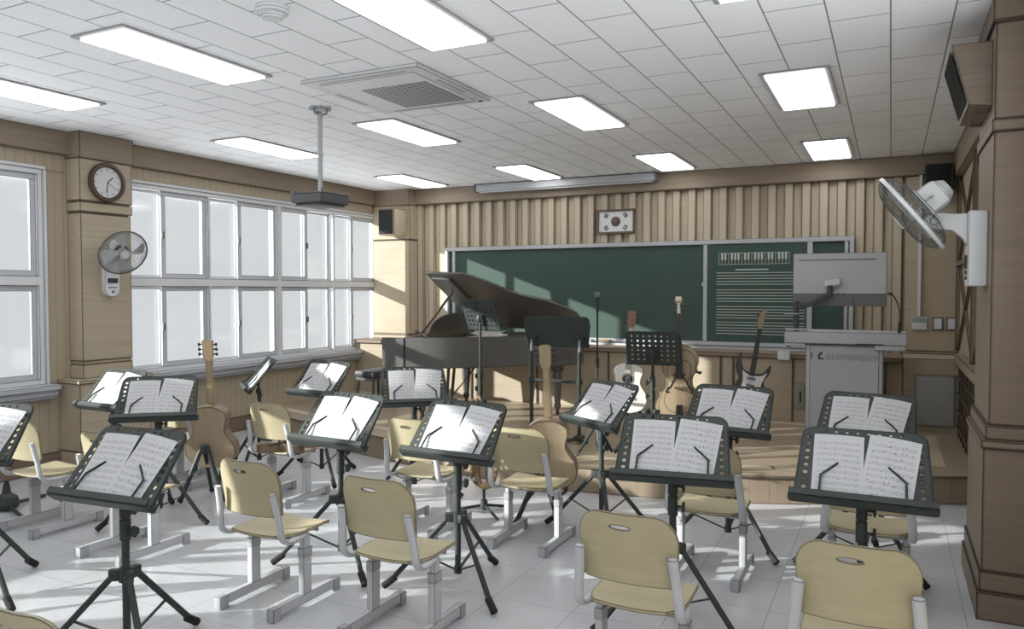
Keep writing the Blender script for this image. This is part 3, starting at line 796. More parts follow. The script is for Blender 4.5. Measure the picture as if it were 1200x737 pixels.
# ------------------------------------------------------------------ music stand
TILT = R(40)
DM = Matrix.Translation((0, 0, .88)) @ Matrix.Rotation(PI / 2 - TILT, 4, 'X')   # desk: x right, y up the slope, z toward the reader
def desk_outline(wt=.25, wb=.268, h0=-.17, h1=.185, r=.05):
    pts = []
    for k in range(7): a = R(90 * k / 6); pts.append((wt - r + r * math.cos(a), h1 - r + r * math.sin(a)))
    for k in range(7): a = R(90 + 90 * k / 6); pts.append((-wt + r + r * math.cos(a), h1 - r + r * math.sin(a)))
    return pts + [(-wb, h0), (wb, h0)]
def tripod(t, leg_r=.40, hub=.40, top=.84, m=BLK, knobs=(.70, .60), yaw=0):
    pl = MB(); pl.cyl((0, 0, .10), (0, 0, .72), .0165, n=14); p = pl.build('pole', m, t)
    MB().cyl((0, 0, .70), (0, 0, top), .0125, n=12).build('upper_tube', m, p)
    for z in knobs:
        c = MB(); c.cyl((0, 0, z - .045), (0, 0, z + .045), .024, n=14); c = c.build('collar', m, t)
        kb = MB(); kb.cyl((.02, 0, z - .005), (.045, 0, z - .005), .007, n=8); kb.cyl((.045, 0, z - .005), (.058, 0, z - .005), .026, n=6); kb.build('knob', m, c)
    hb = MB(); hb.cyl((0, 0, hub - .03), (0, 0, hub + .03), .03, n=14)
    for k in range(3):
        a = R(90 + 120 * k) + yaw; hb.box((.04 * math.cos(a), .04 * math.sin(a), hub), (.06, .035, .05), rot=(0, 0, a), bev=.006)
    hb.build('hub', m, t)
    sp = MB(); sp.cyl((0, 0, .09), (0, 0, .13), .022, n=12)
    for k in range(3):
        a = R(90 + 120 * k) + yaw; c, s = math.cos(a), math.sin(a)
        sp.tube([(.015 * c, .015 * s, .11), (.05 * c + .172 * c, .05 * s + .172 * s, .205)], .008, n=6, flat=(.6, 1.3))
    sp.build('spreader', m, t)
    for k in range(3):
        a = R(90 + 120 * k) + yaw; c, s = math.cos(a), math.sin(a)
        lg = MB().tube([(.055 * c, .055 * s, hub - .005), (leg_r * c, leg_r * s, .017)], .0145, n=10).build('leg', m, t)
        MB().tube([((leg_r - .055) * c, (leg_r - .055) * s, .067), ((leg_r + .012) * c, (leg_r + .012) * s, .0185)], .0195, n=10).build('rubber_foot', RUB, lg)
def make_stand():
    t = thing('music_stand', '', 'music stand', group='black music stands holding sheet music')
    holes = []
    for k in range(8):
        yy = .135 - k * .036; f = (.185 - yy) / .355
        holes += [circ(-.222 - .012 * f, yy, .0105, 12), circ(.222 + .012 * f, yy, .0105, 12)]
    for k in range(8): holes.append(circ(-.155 + k * .044, .168, .007, 10))
    me = plate(desk_outline(), holes, .005); me.transform(DM)
    dk = link('desk', me, BLKD, t)
    rim = MB(); o = desk_outline(.252, .270, -.17, .187)
    pts = [o[-1]] + o[:-1]; rim.tube([(x, y, -.004) for x, y in pts], .005, n=6); rim.build('desk_rim', BLKD, dk, DM)
    lip = MB(); lip.prism(rrect(-.29, .29, -.012, .045, .012, 4), -.187, -.172, axis='y'); lip.box((0, -.165, .048), (.572, .03, .006)); lip.box((0, -.165, -.008), (.576, .04, .008))
    lip.build('ledge', BLKD, t, DM)
    for x0, sg, dx in ((-.165, 1, .045), (.17, -1, .045)):
        MB().tube([(x0, -.17, .034), (x0, -.062, .02), (x0 + sg * .068, .004, .016)], .0052, n=6).build('page_clip', BLK, t, DM)
    br = MB(); br.box((0, -.02, -.02), (.07, .09, .03), bev=.006); br.build('desk_bracket', BLK, t, DM)
    mb = MB(); mb.tube([(0, 0, .83), (0, .004, .86), (0, .012, .87)], .014, n=10); mb.box((0, .0, .838), (.05, .045, .05), bev=.008); mb.build('tilt_joint', BLK, t)
    tripod(t)
    return t
stand = make_stand()
def sheet(x0, w, h, rot, m, name, bow):
    def fn(u, v):
        x, y = (u - .5) * w, v * h
        c, s = math.cos(rot), math.sin(rot)
        return Vector((x0 + x * c - y * s, -.165 + x * s + y * c + (abs(math.sin(rot)) * w / 2), .007 + bow * math.sin(PI * u) + .006 * v * v))
    me = MB().grid(fn, 8, 6, thick=.0012, uv=True).mesh(name); me.transform(DM); return me
PG = [(sheet(-.098, .205, .308, 0, PAPL, 'sheet_music', .006), PAPL), (sheet(.088, .205, .30, R(-8), PAPR, 'sheet_music', .007), PAPR)]
ST = [(-.1, 3.62, 0, 'largest music stand at the right'),
      (-.94, 3.66, 9, 'music stand right of centre, facing the camera squarely'),
      (-2.12, 3.60, -3, 'music stand at the centre, above a fully visible tripod'),
      (-2.93, 3.60, -3, 'music stand left of centre, behind two foreground chairs'),
      (-3.00, 2.22, 5, 'largest music stand at the front left'),
      (-.92, 4.99, -6, 'music stand in front of the electric guitar'),
      (-.12, 4.97, -8, 'music stand directly behind the largest right stand'),
      (-3.42, 5.12, 40, 'music stand in front of the piano at its left'),
      (-1.74, 4.87, -31, 'music stand leaning left in front of the small white guitar'),
      (-4.67, 3.73, 39, 'music stand near the left pillar, in front of another stand'),
      (-5.38, 3.90, -1, 'music stand nearest the left pillar, half behind another stand'),
      (-5.19, 5.22, -38, 'narrow-looking side-on music stand right of the acoustic guitar'),
      (-4.44, 5.20, -5, 'music stand beneath the far windows'),
      (-4.40, 2.38, 20, 'music stand cut off by the left picture edge')]
for i, (x, y, yw, lb) in enumerate(ST):
    o = stand if i == 0 else copy_tree(stand)
    o.location = (x, y, 0); o.rotation_euler = (0, 0, R(yw)); o['label'] = 'black ' + lb
    for j, side in enumerate(('left', 'right')):
        if i == 11 and j == 0: continue
        p = link('sheet_music', PG[j][0], PG[j][1]); p.location = o.location; p.rotation_euler = o.rotation_euler
        tag(p, side + ' printed page on the ' + lb, 'sheet music', 'pages of sheet music on the stands')
bpy.context.view_layer.update()

# ------------------------------------------------------------------ stage stands (seen from behind)
SZ = .2235
def perforated_stand(lb, loc, yaw, zc, tilt, portrait=False):
    t = thing('music_stand', lb, 'music stand', loc, yaw, group='empty perforated stands on the stage')
    D = Matrix.Translation((0, 0, zc)) @ Matrix.Rotation(PI / 2 - tilt, 4, 'X')
    hw, hh = (.235, .155)
    holes = []
    nx, ny = 8, 6
    for i in range(nx):
        for j in range(ny):
            x, y = (i - (nx - 1) / 2) * .052, (j - (ny - 1) / 2) * .044
            if abs(x) < .05 and j < 3: continue
            holes.append(circ(x, y, .0105, 10, .0105))
    me = plate(rrect(-hw, hw, -hh, hh, .03), holes, .005); me.transform(D); link('desk', me, BLKD, t)
    mb = MB(); mb.box((0, -hh - .004, .022), (.49, .008, .05), bev=.003); mb.box((0, -hh, .046), (.49, .03, .006)); mb.build('ledge', BLKD, t, D)
    mb = MB(); mb.box((0, -.05, -.018), (.09, .09, .03), bev=.008); mb.build('desk_bracket', BLK, t, D)
    MB().box((0, .012, zc - .04), (.04, .05, .06), bev=.008).build('tilt_joint', BLK, t)
    tripod(t, .34, .36, zc - .01, knobs=(.62, .5), yaw=PI / 3)
    return t
perforated_stand('black perforated music stand on the stage left of the cello, seen from behind', (-1.86, 6.52, SZ), PI + .12, .92, R(18))
perforated_stand('tall black perforated music stand standing in front of the grand piano', (-3.46, 6.30, SZ), PI - .35, 1.20, R(20))
# wide two-pole stand
t = thing('conductor_stand', 'wide solid black music desk on two poles in front of the piano tail', 'music stand', (-2.83, 6.66, SZ), PI + .05)
D = Matrix.Translation((0, 0, 1.035)) @ Matrix.Rotation(PI / 2 - R(18), 4, 'X')
me = plate([(-.30, -.15), (.30, -.15), (.335, .06)] + [(.33 - .04 + .04 * math.cos(R(a)), .11 + .04 * math.sin(R(a))) for a in (0, 30, 60, 90)] + [(-.33 + .04 + .04 * math.cos(R(a)), .11 + .04 * math.sin(R(a))) for a in (90, 120, 150, 180)] + [(-.335, .06)], [], .008)
me.transform(D); link('desk', me, BLKD, t)
MB().box((0, -.152, .03), (.60, .01, .07), bev=.003).build('ledge', BLKD, t, D)
for s in (-1, 1):
    p = MB().cyl((.24 * s, .05, .03), (.24 * s, .05, .85), .018, n=12).build('pole', BLK, t)
    MB().cyl((.24 * s, .05, .84), (.24 * s, .05, .96), .011, n=10).build('upper_tube', LGT, p)
    MB().box((.24 * s, -.07, -.02), (.07, .07, .04), bev=.01).build('desk_bracket', BLK, t, D)
    b = MB(); b.box((.24 * s, .05, .045), (.08, .1, .05), bev=.01)
    for a in (40, 140, 270):
        c, q = math.cos(R(a)), math.sin(R(a)); b.tube([(.24 * s, .05, .04), (.24 * s + .13 * c, .05 + .13 * q, .03)], .018, n=8)
    b.build('base', BLK, t)
    MB().cyl((.24 * s, .05, .54), (.24 * s, .05, .60), .028, n=12).build('collar', BLK, t)
MB().tube([(-.27, .05, .57), (.27, .05, .57)], .016, n=8).build('cross_bar', BLK, t)

# mic stand
t = thing('microphone_stand', 'tall thin black microphone stand between the double desk and white guitar', 'microphone stand', (-2.25, 6.18, SZ))
MB().cyl((0, 0, .08), (0, 0, .8), .011, n=10).build('pole', BLK, t)
MB().cyl((0, 0, .78), (0, 0, 1.26), .008, n=10).build('upper_tube', BLK, t)
MB().cyl((0, 0, .76), (0, 0, .84), .017, n=10).build('clutch', BLK, t)
mb = MB(); mb.cyl((0, 0, .2), (0, 0, .3), .026, n=12); mb.build('hub', BLK, t)
for a in (60, 180, 300):
    c, q = math.cos(R(a)), math.sin(R(a)); MB().tube([(.02 * c, .02 * q, .25), (.17 * c, .17 * q, .016)], .013, n=8).build('leg', BLK, t)
mc = MB().tube([(0, 0, 1.24), (0, -.005, 1.32), (.0, -.01, 1.36)], [.014, .018, .021], n=12).build('microphone', BLK, t)
MB().lathe([(.0, .03), (.016, .027), (.025, .012), (.026, 0), (.02, -.02), (0, -.022)], 14, Matrix.Translation((0, -.012, 1.385)), cap=False).build('mic_head', MID, mc)

# ------------------------------------------------------------------ guitars
def half_outline(prof, sub=5):
    r = catmull([(p[0], p[1], 0) for p in prof], sub)
    right = [(hw, z) for z, hw, _ in r]
    left = [(-hw, z) for z, hw, _ in r[::-1]]
    pts = right + left
    out = []
    for p in pts:
        if not out or (Vector(p) - Vector(out[-1])).length > .002: out.append(p)
    if (Vector(out[0]) - Vector(out[-1])).length < .002: out.pop()
    return out
AC = [(0, 0), (.004, .06), (.03, .135), (.08, .182), (.14, .195), (.20, .18), (.255, .142), (.30, .122), (.345, .127), (.395, .142), (.44, .132), (.47, .09), (.484, .05), (.487, 0)]
def guitar(lb, loc, rot, front, side, neckm, headm, scale=1, label_cat='guitar', hole=True, stand=True, name='acoustic_guitar'):
    """stands upright, front toward local -Y; z=0 is the bottom of the body"""
    t = thing(name, lb, label_cat, loc, rot=rot)
    t.scale = (scale,) * 3
    o = half_outline(AC)
    b = MB().prism(o, .0, .10).build('body', side, t, sharp=50)
    o2 = [(x * .985, .002 + z * .992) for x, z in o]
    MB().prism(o2, -.004, .002).build('top_board', front, b, sharp=50)
    MB().prism(o2, .098, .104).build('back_board', front, b, sharp=50)
    if hole:
        MB().cyl((0, -.0045, .33), (0, -.0075, .33), .048, n=32).build('soundhole', mat('dark hole', (34, 33, 33), .9, .05, ink=0), b)
        MB().torus((0, -.005, .33), (0, 1, 0), .056, .0035, 36, 5).build('rosette', neckm, b)
    MB().box((0, -.010, .145), (.15, .014, .028), bev=.004).build('bridge', headm, t)
    nk = MB(); nk.prism([(-.028, .47), (.028, .47), (.022, .83), (-.022, .83)], -.012, .020)
    nk.box((0, .05, .475), (.052, .09, .03), bev=.01); nk.build('neck', neckm, t)
    MB().prism([(-.027, .385), (.027, .385), (.0215, .83), (-.0215, .83)], -.018, -.0085).build('fingerboard', neckm, t)
    MB().prism([(-.022, .825), (.022, .825), (.040, .87), (.043, .99), (.022, 1.0), (-.022, 1.0), (-.043, .99), (-.040, .87)], .0, .018, mtx=Matrix.Translation((0, 0, 0))).build('headstock', headm, t)
    for s in (-1, 1):
        for k in range(3):
            mb = MB(); z = .885 + k * .038; mb.cyl((s * .040, .009, z), (s * .060, .009, z), .005, n=6); mb.box((s * .066, .009, z), (.018, .012, .024), bev=.004); mb.build('tuning_peg', DRK, t)
    mb = MB()
    for k in range(6): xx = (k - 2.5) * .0085; mb.tube([(xx * 1.2, -.018, .145), (xx * .8, -.021, .83)], .0008, n=3)
    mb.build('strings', LGT, t)
    return t
def guitar_stand(lb, loc, yaw):
    s = thing('guitar_stand', lb, 'guitar stand', loc, yaw, group='black A-frame guitar stands')
    # local -Y faces the camera, guitar sits on the far side arms
    mb = MB(); mb.box((0, .0, .40), (.07, .05, .07), bev=.012); mb.build('top_hub', BLK, s)
    for q in (-1, 1):
        l = MB().tube([(q * .025, .0, .40), (q * .16, -.10, .02)], .017, n=8).build('leg', BLK, s)
        MB().tube([(q * .155, -.097, .035), (q * .168, -.105, .016)], .021, n=8).build('rubber_foot', RUB, l)
        MB().tube([(q * .125, -.073, .13), (q * .105, .06, .205), (q * .105, .16, .21), (q * .105, .175, .25)], .012, n=8).build('support_arm', BLK, s)
    l = MB().tube([(0, .0, .39), (0, .22, .02)], .015, n=8).build('leg', BLK, s)
    MB().tube([(0, .21, .035), (0, .226, .018)], .02, n=8).build('rubber_foot', RUB, l)
    return s
GT = mat('tan guitar wood', (168, 150, 126), .4, .35, 'wood_z', .004, amt=.08)
GS = mat('brown guitar side', (134, 116, 98), .4, .35, ink=.003)
GN = mat('guitar neck wood', (166, 148, 120), .4, .35, 'wood_z', .003, amt=.06)
GY = mat('yellow guitar wood', (190, 172, 132), .4, .35, 'wood_z', .004, amt=.06)
guitar('tan acoustic guitar with its back turned, standing below the windows', (-4.86, 4.42, .255), (R(-8), 0, PI + R(26)), GT, GS, GN, GN, hole=False, scale=1.02)
guitar_stand('black A-frame stand under the tan guitar by the windows', (-4.81, 4.26, 0), R(35))
guitar('tan acoustic guitar with its back turned, behind the sunlit-seat chair', (-2.16, 4.99, .255), (R(-6), R(2), PI + R(16)), GT, GS, GN, GN, hole=False, scale=1.02)
guitar_stand('black A-frame stand under the guitar behind the sunlit-seat chair', (-2.17, 4.86, 0), R(0))
WG = mat('white guitar top', (222, 221, 216), .4, .35, ink=.003)
guitar('small white-topped acoustic guitar upright on the stage', (-2.28, 7.06, SZ + .24), (R(-7), R(3), R(14)), WG, GS, mat('pale neck', (200, 192, 172), ink=.003), mat('brown headstock', (128, 104, 84), ink=.003))
guitar_stand('black A-frame stand under the white-topped guitar on the stage', (-2.28, 7.2, SZ), PI)
guitar('brown guitar at the left picture edge, low behind the leftmost chair', (-6.07, 3.30, .19), (R(-8), R(-6), R(40)), mat('brown guitar top', (120, 100, 84), ink=.003), GS, GN, GN, scale=.92)
s = thing('guitar_stand', 'black round-hub guitar stand at the left picture edge', 'guitar stand', (-5.92, 3.40, 0))
MB().lathe([(.075, .02), (.085, .05), (.07, .1), (.03, .13), (.02, .2)], 18).build('hub', BLK, s)
for a in (-15, 105, 225): MB().tube([(0, 0, .04), (.36 * math.cos(R(a)), .36 * math.sin(R(a)), .018)], .014, n=8).build('leg', BLK, s)
MB().cyl((0, 0, .12), (0, .0, .22), .016, n=8).build('pole', BLK, s)

# electric guitar
def egtr():
    t = thing('electric_guitar', 'black electric guitar with white pickguard leaning on a stand on the stage', 'guitar', (-1.30, 8.0, SZ + .27), rot=(R(-6), R(9), R(8)))
    body = catmull([(0, 0, 0), (.13, .01, 0), (.175, .08, 0), (.15, .18, 0), (.125, .25, 0), (.15, .30, 0), (.172, .36, 0), (.165, .43, 0), (.135, .385, 0), (.10, .335, 0), (.04, .315, 0), (-.03, .32, 0), (-.09, .35, 0), (-.12, .42, 0), (-.135, .51, 0), (-.172, .44, 0), (-.165, .33, 0), (-.125, .25, 0), (-.15, .17, 0), (-.175, .08, 0), (-.13, .01, 0)], 4, True)
    b = MB().prism([(p[0], p[1]) for p in body], 0, .045).build('body', mat('black guitar lacquer', (58, 50, 46), .25, .5, ink=.004), t, sharp=50)
    pg = catmull([(-.07, .05, 0), (.05, .03, 0), (.12, .09, 0), (.105, .2, 0), (.125, .28, 0), (.14, .345, 0), (.09, .305, 0), (0, .295, 0), (-.06, .31, 0), (-.095, .33, 0), (-.08, .22, 0), (-.09, .12, 0)], 4, True)
    MB().prism([(p[0], p[1]) for p in pg], -.004, .001).build('pickguard', WHT, b, sharp=50)
    for z in (.13, .19, .26): MB().box((0, -.008, z), (.085, .01, .02), bev=.004).build('pickup', MID, b)
    MB().box((0, -.012, .075), (.08, .016, .03), bev=.003).build('bridge', LGT, b)
    MB().prism([(-.028, .29), (.028, .29), (.021, .77), (-.021, .77)], -.016, .012).build('neck', mat('black fretboard', (52, 50, 48), .5, .3, ink=.003), t)
    mb = MB()
    for k in range(18): z = .77 - .47 * (1 - 2 ** (-k / 12.)) * 1.45; mb.box((0, -.017, z), (.046, .002, .0025))
    mb.build('frets', MID, t)
    MB().prism([(-.021, .765), (.021, .765), (.028, .80), (.03, .93), (.045, .965), (.02, .985), (-.02, .95), (-.04, .86), (-.03, .80)], -.002, .014).build('headstock', mat('tan headstock', (150, 134, 106), ink=.003), t)
    for k in range(6): MB().cyl((-.03, .006, .82 + k * .022), (-.05, .006, .82 + k * .022), .005, n=6).build('tuning_peg', MID, t)
    mb = MB()
    for k in range(6): xx = (k - 2.5) * .007; mb.tube([(xx * 1.3, -.022, .08), (xx, -.019, .77)], .0007, n=3)
    mb.build('strings', LGT, t)
egtr()
guitar_stand('black A-frame stand under the black electric guitar', (-1.29, 8.12, SZ), PI)

# cello / violin
CW = mat('cello varnish', (166, 148, 122), .3, .45, 'wood_z', .004, amt=.1)
CS = mat('cello rib wood', (120, 100, 82), .35, .4, ink=.003)
EB = mat('ebony', (60, 56, 54), .4, .4, ink=.002)
def cello(name, lb, cat, loc, rot, s, endpin):
    t = thing(name, lb, cat, loc, rot=rot); t.scale = (s,) * 3
    half_r = catmull([(0, 0, 0), (.10, .005, 0), (.175, .06, 0), (.212, .15, 0), (.205, .23, 0), (.175, .29, 0)], 5) + [(.183, .315, 0)] + catmull([(.160, .325, 0), (.125, .37, 0), (.115, .42, 0), (.125, .47, 0), (.150, .505, 0)], 5) + [(.165, .515, 0)] + catmull([(.155, .54, 0), (.172, .60, 0), (.160, .67, 0), (.11, .73, 0), (.045, .752, 0), (0, .757, 0)], 5)
    o = [(x, z) for x, z, _ in half_r] + [(-x, z) for x, z, _ in half_r[::-1][1:-1]]
    b = MB().prism(o, .0, .11).build('body', CS, t, sharp=50)
    mb = MB(); mb.prism(o, -.006, .002); mb.prism([(x * .86, .05 + z * .87) for x, z in o], -.016, -.004); mb.prism([(x * .62, .14 + z * .63) for x, z in o], -.022, -.014)
    mb.build('top_board', CW, b, sharp=50)
    MB().prism(o, .108, .116).build('back_board', CW, b, sharp=50)
    for q in (-1, 1):
        p = catmull([(q * .055, -.026, .475), (q * .04, -.027, .485), (q * .035, -.027, .46), (q * .062, -.027, .42), (q * .085, -.026, .375), (q * .115, -.024, .345), (q * .112, -.024, .32), (q * .095, -.025, .33)], 4)
        MB().tube(p, .007, n=6).build('f_hole', EB, b)
    MB().prism([(-.045, .355), (.045, .355), (.04, .375), (-.04, .375)], -.09, -.018).build('bridge', GY, t)
    MB().prism([(-.014, .02), (.014, .02), (.032, .10), (.026, .21), (-.026, .21), (-.032, .10)], -.06, -.036).build('tailpiece', EB, t)
    MB().prism([(-.032, .45), (.032, .45), (.017, 1.03), (-.017, 1.03)], -.06, -.03).build('fingerboard', EB, t)
    mb = MB(); mb.prism([(-.022, .74), (.022, .74), (.016, 1.03), (-.016, 1.03)], -.032, .03); mb.box((0, .03, .75), (.05, .09, .05), bev=.01); mb.build('neck', CS, t)
    hd = MB(); hd.prism([(-.018, 1.02), (.018, 1.02), (.012, 1.14), (-.012, 1.14)], -.035, .02); hd.cyl((-.028, -.01, 1.155), (.028, -.01, 1.155), .032, n=16); hd.cyl((-.036, -.01, 1.155), (.036, -.01, 1.155), .014, n=12)
    hd.build('scroll', mat('pale scroll', (206, 198, 182), ink=.003), t)
    for q, z in ((-1, 1.05), (1, 1.065), (-1, 1.09), (1, 1.105)):
        mb = MB(); mb.cyl((0, -.01, z), (q * .06, -.01, z), .006, .008, n=8); mb.box((q * .075, -.01, z), (.03, .012, .022), bev=.005); mb.build('peg', EB, t)
    mb = MB()
    for k in range(4): xx = (k - 1.5) * .012; mb.tube([(xx, -.055, .2), (xx * 1.3, -.092, .37), (xx * .7, -.06, 1.03)], .0012, n=3)
    mb.build('strings', LGT, t)
    if endpin: MB().cyl((0, .055, -endpin), (0, .055, .01), .008, n=8).build('endpin', LGT, t)
    return t
cello('cello', 'brown cello standing upright on the stage behind the perforated stand', 'cello', (-1.72, 6.93, SZ + .16), (R(-5), R(-1), R(12)), 1.02, .155)
cs = thing('cello_stand', 'small black stand holding the cello upright', 'cello stand', (-1.72, 7.06, SZ))
mb = MB(); mb.tube([(0, .15, .0), (0, .15, .62), (0, .06, .66)], .013, n=8); mb.build('post', BLK, cs)
mb = MB(); mb.tube([(-.2, -.1, .015), (0, .15, .03), (.2, -.1, .015)], .014, n=8); mb.tube([(0, .15, .03), (0, .3, .015)], .014, n=8); mb.build('base', BLK, cs)
mb = MB(); mb.tube([(-.15, -.02, .66), (-.15, .08, .66), (.15, .08, .66), (.15, -.02, .66)], .010, n=8); mb.build('yoke', BLK, cs)
cello('violin', 'brown violin lying on the seat of a chair near the windows', 'violin', (-4.43, 4.47, .452), (R(-90), 0, R(-82)), .50, 0)

# saxophone on its stand
BR = mat('aged brass', (172, 146, 112), .35, .4, 'grain', .003, metal=.2, amt=.35)
BR2 = mat('dark aged brass', (112, 90, 70), .4, .4, ink=.002, metal=.2)
t = thing('saxophone', 'golden brown saxophone upright behind the centre music stand', 'saxophone', (-2.70, 4.93, .2), R(20))
MB().tube(catmull([(-.035, 0, .60), (-.035, 0, .45), (-.035, 0, .25), (-.035, 0, .10), (-.015, 0, .02), (.03, 0, .0), (.07, -.01, .04), (.085, -.015, .12), (.095, -.02, .2), (.12, -.03, .28)], 5), [.012 + .045 * (k / 45.) ** 1.6 for k in range(46)], n=14).build('body_tube', BR, t)
MB().lathe([(.05, 0), (.062, .02), (.072, .032), (.068, .032), (.05, .0)], 24, Matrix.Translation((.12, -.03, .27)) @ Matrix.Rotation(R(25), 4, 'Y'), cap=False).build('bell', BR, t)
MB().tube(catmull([(-.035, 0, .60), (-.035, 0, .64), (-.015, -.03, .665), (.01, -.09, .65)], 5), .011, n=10).build('neck_pipe', BR, t)
MB().tube([(.01, -.09, .65), (.02, -.13, .635)], [.012, .009], n=10).build('mouthpiece', EB, t)
random.seed(3)
for k in range(16):
    z = .08 + k * .031; a = R(-150 + random.uniform(-40, 60)); r = .018 + .010 * (1 - z / .6)
    c = Vector((-.035 + .032 * math.cos(a), .032 * math.sin(a), z))
    MB().cyl(c, c + Vector((math.cos(a), math.sin(a), 0)) * .012, r, n=12).build('key', BR2 if k % 3 == 0 else BR, t)
for k in range(26):       # smaller side keys and guards facing the room
    z = random.uniform(.03, .58); c = Vector((-.035 + random.uniform(-.045, .05), -.035 - random.uniform(0, .02), z))
    MB().cyl(c, c + Vector((random.uniform(-.3, .3), -1, random.uniform(-.3, .3))) * .010, random.uniform(.008, .016), n=9).build('key', (BR2, BR, GY)[k % 3], t)
for k in range(5):
    z = .03 + k * .05; c = Vector((.085 + .01 * k, -.055, z + .02)); MB().cyl(c, c + Vector((0, -.012, 0)), .026, n=14).build('key', BR, t)
mb = MB()
for a in (-.07, -.01, .05): mb.tube([(a * .8, -.045, .08), (a * .8, -.05, .32), (a * .6, -.045, .5)], .004, n=6)
mb.build('key_rods', BR2, t)
s = thing('instrument_stand', 'low black tripod stand under the saxophone', 'instrument stand', (-2.68, 4.93, 0))
mb = MB(); mb.cyl((0, 0, .03), (0, 0, .1), .035, .025, n=14); mb.cyl((0, 0, .1), (0, 0, .22), .012, n=10); mb.build('hub', BLK, s)
for a in (-35, 60, 200): MB().tube([(0, 0, .06), (.1 * math.cos(R(a)), .1 * math.sin(R(a)), .04), (.22 * math.cos(R(a)), .22 * math.sin(R(a)), .012)], .011, n=8).build('leg', BLK, s)
mb = MB(); mb.tube([(-.06, -.05, .24), (-.05, .0, .2), (0, 0, .2), (.06, 0, .2), (.07, -.05, .24)], .008, n=6); mb.build('cradle', BLK, s)

# ------------------------------------------------------------------ grand piano
PB = mat('black piano lacquer', (96, 95, 94), .25, .6, ink=.005)
PB2 = mat('piano lid lacquer', (112, 110, 108), .3, .6, ink=.006)
t = thing('grand_piano', 'black grand piano with its lid raised, at the left of the stage', 'piano', (0, 0, 0))
near = catmull([(-4.76, 6.95, 0), (-4.5, 7.0, 0), (-4.25, 7.12, 0), (-3.95, 7.40, 0), (-3.72, 7.66, 0), (-3.45, 7.80, 0), (-3.34, 7.90, 0), (-3.22, 8.04, 0), (-3.18, 8.22, 0), (-3.24, 8.42, 0), (-3.38, 8.5, 0)], 5)
far = [(-4.92, 8.5)]
outl = [(p[0], p[1]) for p in near] + far
def inset(pl, d):
    n = len(pl); out = []
    for i in range(n):
        a, b, c = Vector(pl[i - 1]), Vector(pl[i]), Vector(pl[(i + 1) % n])
        t1, t2 = (b - a).normalized(), (c - b).normalized()
        nn = (Vector((-t1.y, t1.x)) + Vector((-t2.y, t2.x))).normalized(); out.append(tuple(b + nn * d))
    return out
ins = inset(outl, .05)
# rim as a ring: outer wall, inner wall
rm = MB(); z0, z1 = .80, 1.135; n = len(outl)
V = {}
for nm, pl, z in (('ob', outl, z0), ('ot', outl, z1), ('it', ins, z1), ('ib', ins, z0)): V[nm] = [rm.bm.verts.new((x, y, z)) for x, y in pl]
for i in range(n):
    j = (i + 1) % n
    for a, b in (('ob', 'ot'), ('ot', 'it'), ('it', 'ib'), ('ib', 'ob')): rm.bm.faces.new((V[a][i], V[a][j], V[b][j], V[b][i]))
rm.build('rim_case', PB, t, sharp=40)
MB().prism(inset(outl, .045), .80, 1.03, axis='z').build('soundboard', mat('piano plate', (120, 106, 86), .4, .4, ink=0), t)
MB().prism([(-5.03, 7.06), (-4.76, 7.04), (-4.9, 8.40), (-5.17, 8.40)], .80, .95, axis='z').build('key_bed', PB, t)
kb = MB(); kb.prism([(-5.02, 7.10), (-4.90, 7.09), (-5.02, 8.37), (-5.14, 8.36)], .95, .975, axis='z'); kb.build('keys', WHT, t)
MB().prism([(-5.05, 6.93), (-4.77, 6.94), (-4.77, 7.04), (-5.05, 7.05)], .80, 1.125, axis='z').build('cheek_block', PB, t)
MB().prism([(-5.18, 8.40), (-4.9, 8.40), (-4.9, 8.5), (-5.18, 8.5)], .80, 1.125, axis='z').build('cheek_block', PB, t)
# music desk and fallboard
md = MB(); o = catmull([(-.55, 0, 0), (-.55, .10, 0), (-.42, .2, 0), (-.2, .25, 0), (0, .26, 0), (.2, .25, 0), (.42, .2, 0), (.55, .1, 0), (.55, 0, 0)], 4)
md.prism([(p[0], p[1]) for p in o], 0, .02, mtx=Matrix.Translation((-4.62, 7.7, 1.135)) @ Matrix.Rotation(R(-88), 4, 'Z') @ Matrix.Rotation(R(-14), 4, 'X')); md.build('music_desk', PB, t)
mb = MB(); mb.box((-4.5, 7.9, 1.06), (.5, .9, .02), rot=(0, 0, R(-5))); mb.build('tuning_pins_plate', mat('piano gold plate', (164, 140, 104), .4, .4, ink=.003, metal=.2), t)
# lid: mirrors the plan of the case, hinged along the far side
hinge = Vector((-4.0, 8.52, 1.17)); al = R(28)
lidpl = [(x, y) for x, y in outl if x > -4.6 and y > 7.16] 
lp = [(-4.66, 7.15), (-4.3, 7.17)] + lidpl + [(-4.66, 8.52)]
lp = [(x, min(y, 8.52)) for x, y in lp]
LM = Matrix.Translation((0, hinge.y, hinge.z)) @ Matrix.Rotation(-al, 4, 'X') @ Matrix.Translation((0, -hinge.y, 0))
ld = MB().prism([(x - .03, y - (.05 if y < 8.3 else 0)) for x, y in lp], 0, .025, axis='z', mtx=LM).build('lid', PB2, t, sharp=40)
MB().prism([(-4.66, 7.18), (-4.42, 7.2), (-4.42, 8.5), (-4.66, 8.5)], -.03, -.002, axis='z', mtx=LM).build('folded_front_lid', PB2, ld)
MB().tube([(-4.66, 7.08, 1.13), LM @ Vector((-4.55, 7.5, -.035))], .014, n=6).build('prop_stick', mat('prop dark wood', (88, 76, 64), ink=.003), t)
MB().tube([(-4.56, 7.10, 1.13), (-4.72, 7.1, 1.2)], .010, n=6).build('short_prop', PB, t)
